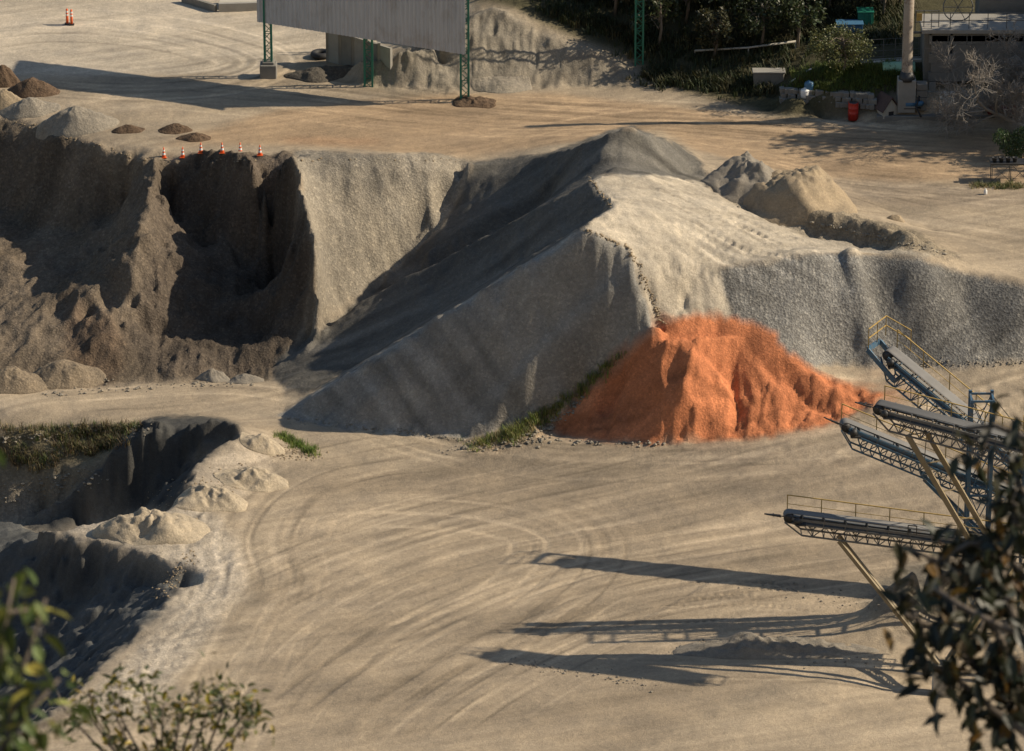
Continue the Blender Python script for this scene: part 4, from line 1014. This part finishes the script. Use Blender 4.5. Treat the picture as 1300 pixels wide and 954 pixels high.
# red vessel, stand with pots
p = G(1272, 156); o = empty('gas_vessel', (p.x, p.y+.5, p.z+.35), 'dark red vessel lying behind the ledge by the bare tree', 'vessel')
MB().tube([(-.95, 0, .35), (-.85, 0, .35), (.85, 0, .35), (.95, 0, .35)], [.15, .3, .3, .15], 18).build('shell', simple('dull_red', (.22, .04, .035), .6), o)
for x in (-.6, .6): MB().box((x, 0, .05), (.1, .45, .3)).build('foot', M['dark_steel'], o)
p = G(1259, 233); h_ = lift(p.x, p.y, 209)-p.z; st = empty('plant_stand', p, 'thin steel stand carrying dark pots at the right edge', 'stand')
m_ = MB()
for x in (0, 1.15, 2.3):
    for y in (0, .9): m_.bar((x, y, -.1), (x, y, h_), .05)
for y in (0, .9): m_.bar((0, y, h_-.03), (2.3, y, h_-.03), .05)
for x in (0, 1.15, 2.3): m_.bar((x, 0, h_-.03), (x, .9, h_-.03), .05)
for x in (0, 1.15):
    m_.bar((x, 0, .1), (x+1.15, 0, h_), .03); m_.bar((x+1.15, 0, .1), (x, 0, h_), .03)
m_.build('frame', M['grey_steel'], st); MB().box((1.15, .45, h_+.03), (2.5, 1.05, .06)).build('shelf', M['dark_steel'], st)
for i in range(4):
    thing1(MB().lathe([(.11, 0), (.17, .28), (.19, .3), (.15, .31), (.14, .25)]), 'plant_pot', M['rubber'],
      ('black pot on the stand, leftmost of four', 'black pot on the stand, second from the left', 'black pot on the stand, third from the left', 'black pot on the stand, at the right edge')[i], 'pot', (p.x+.15+i*.42, p.y+.3, p.z+h_+.06), 'pots on the plant stand')
p = G(1251, 247); m_ = MB(); m_.lathe([(.10, 0), (.11, .05), (.11, .24), (.04, .33), (.04, .38)]); thing1(m_, 'white_jug', M['white_plastic'], 'tiny white jug standing on the yard before the plant stand', 'jug', p)
# ------------------------------------------------------------------ plants
class Leaves:
    def __init__(s): s.v = []; s.f = []; s.c = []
    def leaf(s, p, d, nrm, ln, wd, col):
        """pointed folded leaf: 8 vertices, 6 faces"""
        d = d.normalized(); x = d.cross(nrm).normalized(); n = x.cross(d); k = len(s.v)
        pts = [p, p+d*ln*.3+x*wd*.42+n*wd*.14, p+d*ln*.65+x*wd*.36+n*wd*.12, p+d*ln-n*ln*.1,
               p+d*ln*.65-x*wd*.36+n*wd*.12, p+d*ln*.3-x*wd*.42+n*wd*.14, p+d*ln*.32, p+d*ln*.66-n*ln*.03]
        s.v += [tuple(q) for q in pts]
        s.f += [(k, k+1, k+6), (k+1, k+2, k+7, k+6), (k+2, k+3, k+7), (k+7, k+3, k+4), (k+6, k+7, k+4, k+5), (k, k+6, k+5)]; s.c += [col]*8
    def quad(s, p, d, nrm, ln, wd, col):
        d = d.normalized(); x = d.cross(nrm).normalized(); k = len(s.v)
        s.v += [tuple(q) for q in (p, p+d*ln*.5+x*wd*.5, p+d*ln, p+d*ln*.5-x*wd*.5)]; s.f += [(k, k+1, k+2, k+3)]; s.c += [col]*4
    def blade(s, p, d, ln, wd, col):
        x = Vector((-d.y, d.x, 0)); x = x.normalized() if x.length > 1e-4 else Vector((1, 0, 0)); k = len(s.v)
        m = p+Vector((d.x*.3, d.y*.3, 1))*ln*.55; t = p+Vector((d.x*.9, d.y*.9, 1))*ln
        s.v += [tuple(q) for q in (p-x*wd/2, p+x*wd/2, m+x*wd*.35, m-x*wd*.35, t)]; s.f += [(k, k+1, k+2, k+3), (k+3, k+2, k+4)]; s.c += [col]*5
    def build(s, name, mat, parent=None, loc=None):
        me = bpy.data.meshes.new(name); o3 = Vector(loc) if loc is not None else Vector((0, 0, 0))
        me.from_pydata([(a-o3.x, b-o3.y, c-o3.z) for a, b, c in s.v] if loc is not None else s.v, [], s.f); me.update()
        a = me.attributes.new('tint', 'FLOAT_COLOR', 'POINT'); t = np.ones((len(s.v), 4), np.float32); t[:, :3] = np.array(s.c); a.data.foreach_set('color', t.ravel())
        me.materials.append(mat); o = bpy.data.objects.new(name, me); COL.objects.link(o)
        if parent: o.parent = parent
        if loc is not None and parent is None: o.location = loc
        return o
rl_ = random.Random(11)
def rvec(r=rl_):
    while 1:
        v = Vector((r.uniform(-1, 1), r.uniform(-1, 1), r.uniform(-1, 1)))
        if .05 < v.length < 1: return v
def vary(c, a=.35):
    k = 1+rl_.uniform(-a, a); j = rl_.uniform(-.15, .15); return (c[0]*k*(1+j), c[1]*k, c[2]*k*(1-j))
GREEN = (.065, .085, .025); DGREEN = (.035, .055, .018); OLIVE = (.11, .11, .035); YELLOW = (.34, .24, .03)
def tree(base, h, rad, label, cat='tree', group=None, name='leafy_tree', col=GREEN, leaves=2600, ls=.16, trunk=.16, clumps=26, low=.35, squash=.8):
    base = Vector(base); r = empty(name, base, label, cat, group); tr = MB(); lv = Leaves(); cs = []
    top = Vector((rl_.uniform(-.2, .2)*rad, rl_.uniform(-.2, .2)*rad, h*.7)); tr.tube([(0, 0, -.3), top*.4+Vector((.1*rad, 0, 0)), top], [trunk, trunk*.75, trunk*.3], 7)
    for i in range(clumps):
        v = rvec(); v = v.normalized()*(rl_.random()**.45)
        c = Vector((v.x*rad, v.y*rad, h*(low+(1-low)/2)+v.z*h*(1-low)/2*squash)); cs.append((c, rad*rl_.uniform(.2, .42)))
        s_ = top*rl_.uniform(.3, .95); tr.tube([s_, s_.lerp(c, .5)+Vector((0, 0, .08*h)), c], [trunk*.3, trunk*.2, .015], 5, cap=False)
    for k in range(leaves):
        c, cr = rl_.choice(cs); v = rvec(); p = c+v.normalized()*cr*rl_.random()**.4
        lv.quad(p, rvec()+Vector((0, 0, -.2)), rvec()+Vector((0, 0, .6)), ls*rl_.uniform(.7, 1.4), ls*.55, vary(col))
    tr.build('trunk', M['bark'], r); lv.build('crown', M['leaf'], r); return r
# the leafy bush on the bank
p = G(1070, 92); tree(p, lift(p.x, p.y, 30)-p.z, 1.95, 'leafy olive green shrub tree on the grassy bank', col=(.12, .13, .045), leaves=5200, ls=.15, clumps=40, low=.12, trunk=.1)
p = G(1285, 212); hb = empty('potted_shrub', (p.x+.3, p.y+1, p.z), 'dense dark green shrub above the plant stand at the right edge', 'shrub')
lv = Leaves(); tr = MB(); tr.tube([(0, 0, 0), (.05, 0, .6), (0, 0, 1.3)], [.08, .06, .03])
for k in range(3200):
    v = rvec(); q_ = Vector((v.x*1.9+.4, v.y*1.1, 1.25+v.z*1.0+.3*math.sin(v.x*5))); lv.quad(q_, rvec()+Vector((0, 0, .8)), rvec(), .2, .08, vary((.05, .085, .03)))
tr.build('trunk', M['bark'], hb); lv.build('crown', M['leaf'], hb)
# trees on the dark hillside
hill = [(780,20,5),(835,60,4.5),(870,30,6),(905,75,4),(935,35,6),(965,62,4.6),(990,30,6),(1012,60,4),(1030,28,4.5),(850,0,6),(925,5,6),(1000,5,6),(1050,15,4.5),(1120,25,5),(1140,8,5),(1110,5,5)]
for i, (px, py, h_) in enumerate(hill):
    p = G(px, py); near = ['at the top left of the right green column', 'just right of the right green column',
     'above the pale pipe start', 'over the left end of the pale pipe', 'tall above the middle of the pale pipe', 'behind the concrete block', 'tall at the right end of the pale pipe', 'left of the olive shrub tree', 'left of the factory hall',
     'at the top above the pale pipe start', 'cut by the picture top above the pipe middle', 'cut by the picture top beside the factory hall', 'in front of the factory hall posts', 'behind the fence left of the rusty pole', 'right above the fence by the rusty pole', 'at the top above the green machine guard'][i]
    tree(p, h_, h_*.38, 'dark green tree on the shaded hillside, '+near, group='trees on the shaded hillside', name='hillside_tree', col=(.045, .06, .022) if i % 3 else (.065, .065, .03), leaves=1500, ls=.26, trunk=.12, clumps=16, low=.15)
# tall trees just beyond the right edge, whose shade falls over the yard
for i, (x, y, h_) in enumerate(((40.5, 21.5, 15), (45, 23.5, 19), (56, 24.5, 20), (50, 20, 19), (45, 43, 16), (50, 47, 18), (41, 51, 15), (33, 57, 14))):
    tree((x, y, Hs(x, y)), h_, h_*.36, ('broad', 'tall', 'spreading', 'dense', 'narrow', 'farthest tall', 'dusty', 'leftmost tall')[i]+' tree standing beyond the block building', group='tall trees behind the building', name='tall_tree', col=(.05, .065, .025), leaves=4200, ls=.55, trunk=.3, clumps=30, low=.1)
# bare tree
def bare(base, h_, label):
    r = empty('bare_tree', base, label, 'tree'); tr = MB(); tw = MB(); rb = random.Random(5)
    def grow(p, d, ln, rad, lev):
        pts = [p]; rs = [rad]; q = p; k = 4
        for i in range(k):
            d = (d+Vector((rb.uniform(-.3, .3), rb.uniform(-.3, .3), rb.uniform(-.15, .25)))).normalized(); q = q+d*ln/k; pts.append(q); rs.append(max(.011, rad*(1-.5*(i+1)/k)))
            if lev > 0 and i > 0:
                for _ in range(2 if lev > 1 else 3):
                    dd = (d*.6+rvec(rb).normalized()*.9); grow(q, dd.normalized(), ln*rb.uniform(.45, .72), rs[-1]*.6, lev-1)
        (tr if lev > 2 else tw).tube(pts, rs, 5 if lev > 2 else 3, cap=False)
    grow(Vector((0, 0, -.2)), Vector((-.25, 0, 1)), h_*.45, .24, 5)
    grow(Vector((-.1, 0, .6)), Vector((-.9, .0, .55)), h_*.5, .17, 4)
    tr.build('trunk', M['pale_bark'], r); tw.build('twigs', M['pale_bark'], r)
p = G(1302, 172); bare(p, 8.2, 'bare pale branched tree in front of the block building')
# undergrowth
def tufts(name, segs, n, ln, cols, seed, wd=.02, blades=7):
    rs = random.Random(seed); lv = Leaves()
    for _ in range(n):
        (x0, y0, x1, y1, s_) = rs.choice(segs); t = rs.random(); p = G(x0+(x1-x0)*t+rs.gauss(0, s_), y0+(y1-y0)*t+rs.gauss(0, s_*.6))
        c = rs.choice(cols); l_ = ln*rs.uniform(.5, 1.3)
        for k in range(blades):
            a = rs.random()*6.28; q_ = p+Vector((rs.gauss(0, ln*.25), rs.gauss(0, ln*.25), -.03)); lv.blade(q_, Vector((math.cos(a), math.sin(a), 0))*rs.uniform(.2, 1), l_*rs.uniform(.6, 1.2), wd, vary(c, .25))
    o = lv.build(name, M['grass']); tag(o, kind='stuff'); return o
DRY = (.30, .25, .12); LIME = (.20, .26, .05); MIDG = (.09, .12, .03); BRN = (.12, .085, .045)
tufts('weeds_by_orange_pile', [(600,568,650,550,5),(640,552,700,522,5),(690,530,745,492,5),(735,500,785,452,4),(640,560,690,535,6)], 560, .38, [(.16,.18,.05), LIME, DRY, (.24,.24,.08)], 21, .035)
tufts('green_weeds', [(352,552,400,577,4)], 170, .36, [LIME, MIDG, (.12, .2, .03)], 22, .035)
tufts('pit_edge_grass', [(0,548,185,542,4),(60,556,170,548,5),(0,575,60,590,12),(70,572,150,560,9),(110,575,150,560,6)], 800, .42, [DRY, MIDG, BRN, (.08, .07, .04)], 23, .04)
tufts('bank_grass', [(1000,112,1130,108,7),(1010,98,1130,95,6),(1030,88,1140,86,5),(1120,100,1170,100,6)], 1500, .34, [(.11, .16, .03), (.14, .17, .04), MIDG], 24, .05)
tufts('stand_grass', [(1235,236,1300,238,3)], 160, .28, [MIDG, DRY], 25, .04)
tufts('hillside_undergrowth', [(700,12,840,62,9),(820,98,980,112,10),(830,60,1000,60,25),(720,0,1000,10,14),(1030,45,1140,45,10),(1040,15,1140,20,12)], 2600, .6, [(.05, .065, .025), (.09, .085, .04), (.04, .05, .02)], 26, .09)
# ------------------------------------------------------------------ foreground twigs and branches near the viewpoint
def P(px, py, d):
    v = FW+np.array((1, 0, 0))*(px-650)/F+UP*(477-py)/F; return Vector(tuple(CAM+v*d))
def branchy(name, label, d, stems, leaves, ls, cols, seed, spread=14, droop=.6, cat='tree', tw=.012):
    """stems: lists of (px, py, depth offset); leaves hang along and round them"""
    rs = random.Random(seed); root = P(*stems[0][0][:2], d+stems[0][0][2]); gz = 110.6-.53*max(0, root.y+278.16)
    base = Vector((root.x, root.y, gz)); r = empty(name, base, label, cat); tr = MB(); lv = Leaves(); segs = []
    tr.tube([Vector((0, 0, -.2)), (root-base)*.5+Vector((.05, .03, 0)), root-base], [tw*3, tw*2.4, tw*1.6], 8)
    for st in stems:
        pts = [P(x, y, d+z)-base for x, y, z in st]; tr.tube(pts, [tw*(1-.7*i/len(pts)) for i in range(len(pts))], 7)
        segs += [(pts[i], pts[i+1], (pts[i+1]-pts[i]).length) for i in range(len(pts)-1)]
    tot = sum(s_[2] for s_ in segs[0:]); px_m = d/F
    for k in range(leaves):
        u = rs.random()*tot
        for a, b, l_ in segs:
            if u < l_: break
            u -= l_
        o_ = a.lerp(b, min(1, u/l_)); off = Vector((rs.gauss(0, 1), rs.gauss(0, 1.4), rs.gauss(0, 1)))*spread*px_m
        q_ = o_+off; 
        if k % 3 == 0: tr.tube([o_, o_.lerp(q_, .6)+Vector((0, 0, -.004)), q_], [tw*.22, tw*.17, tw*.1], 4, cap=False)
        for j in range(rs.choice((1, 2, 3))):
            dd = Vector((rs.gauss(0, .6), rs.gauss(0, .6), rs.gauss(-droop, .45)))
            lv.leaf(q_+Vector((rs.gauss(0, 1), rs.gauss(0, 1), rs.gauss(0, 1)))*ls*.25, dd, Vector((rs.gauss(0, .6), rs.gauss(0, .6), 1)), ls*rs.uniform(.6, 1.2), ls*.44*rs.uniform(.8, 1.2), vary(rs.choice(cols), .3))
    tr.build('branches', M['bark'], r); lv.build('leaves', M['leaf'], r); return r
DL = [(.016, .021, .009), (.02, .026, .01), (.02, .02, .009), (.035, .036, .012), (.11, .06, .012), (.018, .022, .009), (.016, .02, .008)]  # leaf colours near black: shade of the backlit foliage is painted in
R_STEMS = [[(1330,900,0),(1280,830,0),(1240,760,.1),(1205,720,.2),(1160,700,.1)],[(1310,900,.2),(1230,840,.1),(1190,800,0),(1150,780,-.1)],[(1330,760,0),(1290,720,.1),(1262,690,.2),(1230,690,0),(1190,712,0)],
 [(1340,640,.1),(1300,625,0),(1285,600,0)],[(1340,560,0),(1300,556,0),(1262,540,.1),(1225,545,.1)],[(1330,850,0),(1290,790,-.1),(1270,740,0),(1285,680,.1),(1290,640,0)],
 [(1340,820,-.2),(1280,800,-.2),(1220,770,-.2),(1175,740,-.1)],[(1340,960,0),(1260,900,0),(1200,850,0),(1150,835,0)],[(1340,930,.2),(1290,880,.2),(1255,845,.1)],[(1350,700,.3),(1310,680,.2),(1280,650,.2)]]
branchy('foreground_tree', 'dark leafy branches out of focus at the lower right', 13.0, R_STEMS, 400, .075, DL, 31, 21, .6)
# the rest of that tree's crown, just beyond the right edge
LG = [(.09, .12, .025), (.12, .16, .035), (.07, .09, .02), (.26, .24, .05), (.14, .17, .05)]
branchy('foreground_sapling', 'pale green out of focus twigs at the lower left edge', 9.0, [[(-25,1010,0),(10,930,0),(25,860,0),(45,800,0),(58,760,0)],[(-25,900,.1),(0,840,0),(8,780,0),(18,735,0)],[(-30,800,0),(0,778,0),(40,775,0)],[(-20,980,0),(40,900,0),(75,862,0)],[(-20,960,.1),(30,930,.1),(100,900,.1)]], 95, .058, LG, 32, 9, .7, 'sapling', .006)
branchy('foreground_sapling', 'small leafy twig at the left edge above the hollow', 9.0, [[(-60,700,0),(-40,610,0),(-14,560,0),(4,548,0)]], 5, .05, LG, 36, 5, .3, 'sapling', .005)
BG = [(.085, .10, .02), (.11, .12, .03), (.06, .07, .02), (.30, .22, .02), (.13, .12, .04)]
st = []
for i in range(13):
    x = 95+i*19+rl_.uniform(-9, 9); y = 856+rl_.uniform(-16, 26)+abs(i-4)*3; lean = rl_.uniform(-26, 26)
    st.append([(215, 1030, 0), (x*.55+95, 970, rl_.uniform(-.2, .2)), (x+lean*.4, 905+rl_.uniform(-10, 10), rl_.uniform(-.3, .3)), (x+lean, y, rl_.uniform(-.4, .4))])
branchy('foreground_bush', 'yellowish green bush top at the bottom left', 17.0, st, 520, .043, BG, 33, 13, .0, 'bush', .006)
M['tan_leg'] = simple('tan_painted_steel', (.24, .19, .11), .55, 0, .25, 3, rust=(.2, .12, .06), rust_amt=.56)
# ------------------------------------------------------------------ conveyors
def frame_of(a, b):
    x = (b-a).normalized(); s_ = Vector((x.y, -x.x, 0)).normalized()  # side: towards the viewer for a belt running right
    return x, s_, s_.cross(x)*-1 if (s_.cross(x)).z < 0 else s_.cross(x)
def conveyor(name, label, tip, tail, wd, dep, steel, rail='far', rail_to=1.0, belt_mat=None, blue_head=False, cap=False, railh=1.0, arm=True):
    """tip, tail: (px, top row, ground row)"""
    def at(px, top, gnd):
        g_ = W(px, gnd, .1); return Vector((g_[0], g_[1], lift(g_[0], g_[1], top)))
    a, b = at(*tip), at(*tail); r = empty(name, (a.x, a.y, Hs(a.x, a.y)), label, 'conveyor'); O = Vector(r.location)
    x, s_, u = frame_of(a, b); Lg = (b-a).length
    def q(t, side, h): return a-O+x*t+s_*side*wd/2+u*h
    tr = MB(); n = int(Lg/.62); top, bot = -.22, -.22-dep
    for sd in (-1, 1):
        tr.bar(q(.5, sd, top), q(Lg, sd, top), .09, .09, u); tr.bar(q(1.1, sd, bot), q(Lg, sd, bot), .08, .08, u); tr.bar(q(.1, sd, top), q(1.1, sd, bot), .07)
        for i in range(n):
            t0, t1 = 1.1+i*(Lg-1.1)/n, 1.1+(i+1)*(Lg-1.1)/n
            tr.bar(q(t0, sd, bot if i % 2 else top), q(t1, sd, top if i % 2 else bot), .045); tr.bar(q(t1, sd, top), q(t1, sd, bot), .045)
    for i in range(n+1):
        t0 = 1.1+i*(Lg-1.1)/n; tr.bar(q(t0, -1, bot), q(t0, 1, bot), .05); 
        if i % 2 == 0: tr.bar(q(t0, -1, top), q(t0, 1, top), .05)
    tr.build('truss', steel, r)
    # belt loop
    rr = .27; bw = wd*.74/2*.99; prof = []
    for k in range(9): an = math.pi/2+math.pi*k/8; prof.append((rr*math.cos(an)+.32, rr*math.sin(an)-.02))
    prof = [(Lg, .25)] + prof + [(Lg, -.25)]; bm = MB(); vs = []; fs = []; cr = 5
    for (t, h) in prof:
        for c_ in range(cr):
            sd = -1+2*c_/(cr-1); dish = (.10*sd*sd if h > .2 and t > .8 else 0); vs.append(a-O+x*t+s_*sd*bw+u*(h+dish))
    for i in range(len(prof)-1):
        for c_ in range(cr-1): fs.append((i*cr+c_, i*cr+c_+1, (i+1)*cr+c_+1, (i+1)*cr+c_))
    bm.add(vs, fs, True); bo = bm.build('belt', belt_mat or M['belt'], r); md = bo.modifiers.new('thickness', 'SOLIDIFY'); md.thickness = .025
    dm = MB(); dm.tube([q(.32, -.72, -.02), q(.32, .72, -.02)], rr-.02, 20); dm.build('head_drum', M['dark_steel'], r)
    mo = MB(); mo.tube([q(.75, .8, -.05), q(.75, 1.35, -.05)], .19, 14); mo.box(q(.95, 1.0, -.22), (.55, .4, .08)); mo.build('drive_motor', M['dark_steel'], r)
    for i in range(int(Lg/1.15)):
        t = 1.0+i*1.15; m_ = MB(); m_.tube([q(t, -.95, .22), q(t, -.35, .08), q(t, .35, .08), q(t, .95, .22)], .05, 6)
        for sd in (-1, 1): m_.bar(q(t, sd, -.2), q(t, sd*.97, .25), .05)
        m_.tube([q(t+.5, -.9, -.32), q(t+.5, .9, -.32)], .045, 6); m_.build('idler', M['grey_steel'], r)
    m_ = MB()
    for sd in (-1, 1): m_.bar(q(.45, sd*1.02, .02), q(Lg, sd*1.02, .02), .04, .14, u)
    m_.build('side_plate', steel, r)
    if rail:
        for sd in ([-1] if rail == 'far' else [1] if rail == 'near' else [-1, 1]):
            wk = MB(); wk.box(q(Lg/2, sd*1.55, -.2), (.1, .1, .02)); v0, v1 = q(.3, sd*1.1, -.2), q(Lg, sd*1.1, -.2); o_ = s_*sd*.42
            wk.add([v0, v1, v1+o_, v0+o_, v0+u*-.05, v1+u*-.05, v1+o_+u*-.05, v0+o_+u*-.05], [(0,1,2,3),(4,7,6,5),(0,4,5,1),(1,5,6,2),(2,6,7,3),(3,7,4,0)]); wk.build('walkway', M['grey_steel'], r)
            rm = MB(); np_ = int(Lg*rail_to/1.75)+1; Z_ = Vector((0, 0, 1))
            e = [v0+o_+x*(i*(Lg*rail_to)/(np_-1)) for i in range(np_)]
            for p_ in e: rm.bar(p_, p_+Z_*railh, .05)
            rm.bar(e[0]+Z_*railh, e[-1]+Z_*railh, .05); rm.bar(e[0]+Z_*railh*.5, e[-1]+Z_*railh*.5, .025)
            rm.build('railing', M['yellow'], r)
    if arm:
        m_ = MB(); m_.bar(q(-.1, .4, -.05), q(-1.0, .4, -.0), .06); m_.bar(q(-.1, -.4, -.1), q(-.9, -.2, -.1), .05); m_.bar(q(-.5, -.4, -.05), q(-.5, .5, -.05), .05); m_.bar(q(.3, .9, .1), q(-.5, .5, -.0), .05)
        m_.build('belt_scraper', M['dark_steel'], r)
    return r, O, q, Lg
# uppermost: blue
rA, OA, qA, LA = conveyor('conveyor', 'blue truss conveyor pointing steeply up, topmost of the four', (1117, 444, 702), (1335, 622, 752), 1.15, .95, M['blue_steel'], 'far', .62, arm=False, railh=1.15)
m_ = MB(); h = .0
for sd in (-1, 1): m_.bar(qA(-.7, sd*1.3, -.3), qA(1.5, sd*1.3, -.75), .1, .28, (0, 0, 1))
m_.bar(qA(-.7, -1.3, -.3), qA(-.7, 1.3, -.3), .1, .3); m_.bar(qA(1.5, -1.3, -.8), qA(1.5, 1.3, -.8), .1, .2); m_.build('head_platform', M['blue_steel'], rA)
m_ = MB(); Z_ = Vector((0, 0, 1)); c4 = [qA(-.7, 1.3, -.2), qA(-.7, -2.2, -.1), qA(.9, -2.2, .2)]
for i, p_ in enumerate(c4): m_.bar(p_, p_+Z_*1.15, .05)
pm = (c4[0]+c4[1])/2; m_.bar(pm, pm+Z_*1.15, .05)
for i in range(2):
    for zz in (.6, 1.15): m_.bar(c4[i]+Z_*zz, c4[i+1]+Z_*zz, .045)
m_.build('head_railing', M['yellow'], rA)
# middle: grey with dusty belt
rB, OB, qB, LB = conveyor('conveyor', 'grey truss conveyor between the two blue ones, on tan legs', (1101, 515, 818), (1335, 577, 853), 1.05, .75, M['grey_steel'], 'far', .9, belt_mat=simple('black_belt', (.09, .09, .088), .7))
rC, OC, qC, LC = conveyor('conveyor', 'blue truss conveyor crossing behind the tan legs, third from the top', (1060, 537, 790), (1335, 650, 783), .95, .72, M['blue_steel'], 'far', .8)
rD, OD, qD, LD = conveyor('conveyor', 'lowest and nearest grey conveyor with yellow handrail', (990, 654, 832), (1335, 699, 832), .85, .62, M['grey_steel'], 'far', 1.0)
def beam_pair(parent, O_, tops, foots, name, mat, w=.2, lace=True):
    m_ = MB()
    for t_, f_ in zip(tops, foots): m_.bar(t_, f_, w, w*1.3)
    if lace and len(tops) == 2:
        n = 9
        for i in range(n):
            u0, u1 = i/n, (i+1)/n; a0, b0 = tops[0].lerp(foots[0], u0), tops[1].lerp(foots[1], u0); a1, b1 = tops[0].lerp(foots[0], u1), tops[1].lerp(foots[1], u1)
            m_.bar(a0, b0, .05); m_.bar(*((a0, b1) if i % 2 else (b0, a1)), .04)
    return m_.build(name, mat, parent)
# yellow legs of B
tB = [qB(2.1, .9, -.95), qB(2.9, -.9, -.95)]; g1 = G(1340, 872); g2 = G(1362, 866)
beam_pair(rB, OB, tB, [g1-OB, g2-OB], 'support_leg', M['tan_leg'], .2)
# tower carrying A and C
gt = G(1236, 800); tw = empty('conveyor_tower', gt, 'blue steel tower with cross bracing between the conveyors', 'tower')
zt = lift(gt.x, gt.y, 505)-gt.z; c = [(-.6, -.55), (.55, -.55), (.55, .55), (-.6, .55)]
for (x_, y_) in c: MB().bar((x_, y_, -.3), (x_, y_, zt+(.2 if y_ > 0 else 0)), .17).build('post', M['blue_steel'], tw)
m_ = MB(); nlev = 5
for i in range(nlev):
    z0, z1 = zt*i/nlev, zt*(i+1)/nlev
    for k in range(4):
        u, v = c[k], c[(k+1) % 4]; m_.bar((*u, z1), (*v, z1), .1); m_.bar((*u, z0), (*v, z1), .05); m_.bar((*v, z0), (*u, z1), .05)
m_.build('bracing', M['blue_steel'], tw)
# braces under C
tC = [qC(5.4, 1, -1), qC(5.4, -1, -1)]; gc = G(1335, 800); beam_pair(rC, OC, tC, [Vector(gc-OC)+Vector((0, -.4, 1.5)), Vector(gc-OC)+Vector((0, .6, 1.5))], 'support_leg', M['blue_steel'], .12)
MB().box(gc-OC+Vector((0, .1, .7)), (1.1, 1.6, 1.8)).build('footing', M['concrete'], rC)
# V-shaped legs of D on a concrete pillar
gp = G(1196, 884); pil = Vector((gp.x, gp.y+.2, 0)); zt2 = lift(pil.x, pil.y, 842); pz = Hs(pil.x, pil.y)
m_ = MB(); m_.box(Vector((pil.x, pil.y, (zt2+pz)/2-.2))-OD, (1.0, .9, zt2-pz+.4)); m_.build('footing', M['pale_concrete'], rD, bevel=.05)
f = Vector((pil.x, pil.y, zt2))-OD
beam_pair(rD, OD, [qD(3.1, .9, -.9), qD(3.1, -.9, -.9)], [f+Vector((-.25, -.2, 0)), f+Vector((-.25, .2, 0))], 'support_leg', M['tan_leg'], .16, False)
beam_pair(rD, OD, [qD(LD*.86, .9, -.9), qD(LD*.86, -.9, -.9)], [f+Vector((.25, -.3, 0)), f+Vector((.25, .3, 0))], 'support_leg', M['tan_leg'], .18)
m_ = MB(); k = qD(6.6, 1.2, 0)
for p_, q2 in (((0, 0, 0), (0, 0, .55)), ((0, 0, .55), (.45, 0, .5)), ((.45, 0, .5), (.45, 0, 0))): m_.bar(k+Vector(p_), k+Vector(q2), .05)
m_.build('belt_guard', M['dark_steel'], rD)
# cable from the tower
m_ = MB(); a_ = Vector((.5, .5, zt)); pts = [a_+(qA(LA*.5, -1.5, .3)+OA-gt-a_)*t+Vector((0, 0, -.25*math.sin(math.pi*t))) for t in np.linspace(0, 1, 9)]
m_.tube([tuple(p_) for p_ in pts], .022, 5)
e = Vector((4.0, -1.5, zt-3.2)); pts = [a_.lerp(e, t)+Vector((0, 0, -.3*math.sin(math.pi*t))) for t in np.linspace(0, 1, 9)]; m_.tube([tuple(p_) for p_ in pts], .022, 5)
m_.build('cable', M['rubber'], tw)
# small platform at the right edge
gq = G(1296, 800); z0 = lift(gq.x, gq.y, 562); pf = empty('service_platform', gq, 'small steel service platform with yellow railing at the right edge', 'platform')
zz = z0-gq.z; m_ = MB(); m_.box((.6, .4, zz), (1.7, 1.4, .1)); m_.build('deck', M['blue_steel'], pf)
for x_ in (-.15, 1.35): MB().bar((x_, .4, -.2), (x_, .4, zz), .14).build('post', M['blue_steel'], pf)
m_ = MB()
for x_ in (-.2, .6, 1.4): m_.bar((x_, -.25, zz), (x_, -.25, zz+1.1), .05); m_.bar((x_, 1.05, zz), (x_, 1.05, zz+1.1), .05)
for y_ in (-.25, 1.05):
    for h in (.55, 1.1): m_.bar((-.2, y_, zz+h), (1.4, y_, zz+h), .045)
m_.bar((-.2, -.25, zz+1.1), (-.2, 1.05, zz+1.1), .045); m_.build('railing', M['yellow'], pf)
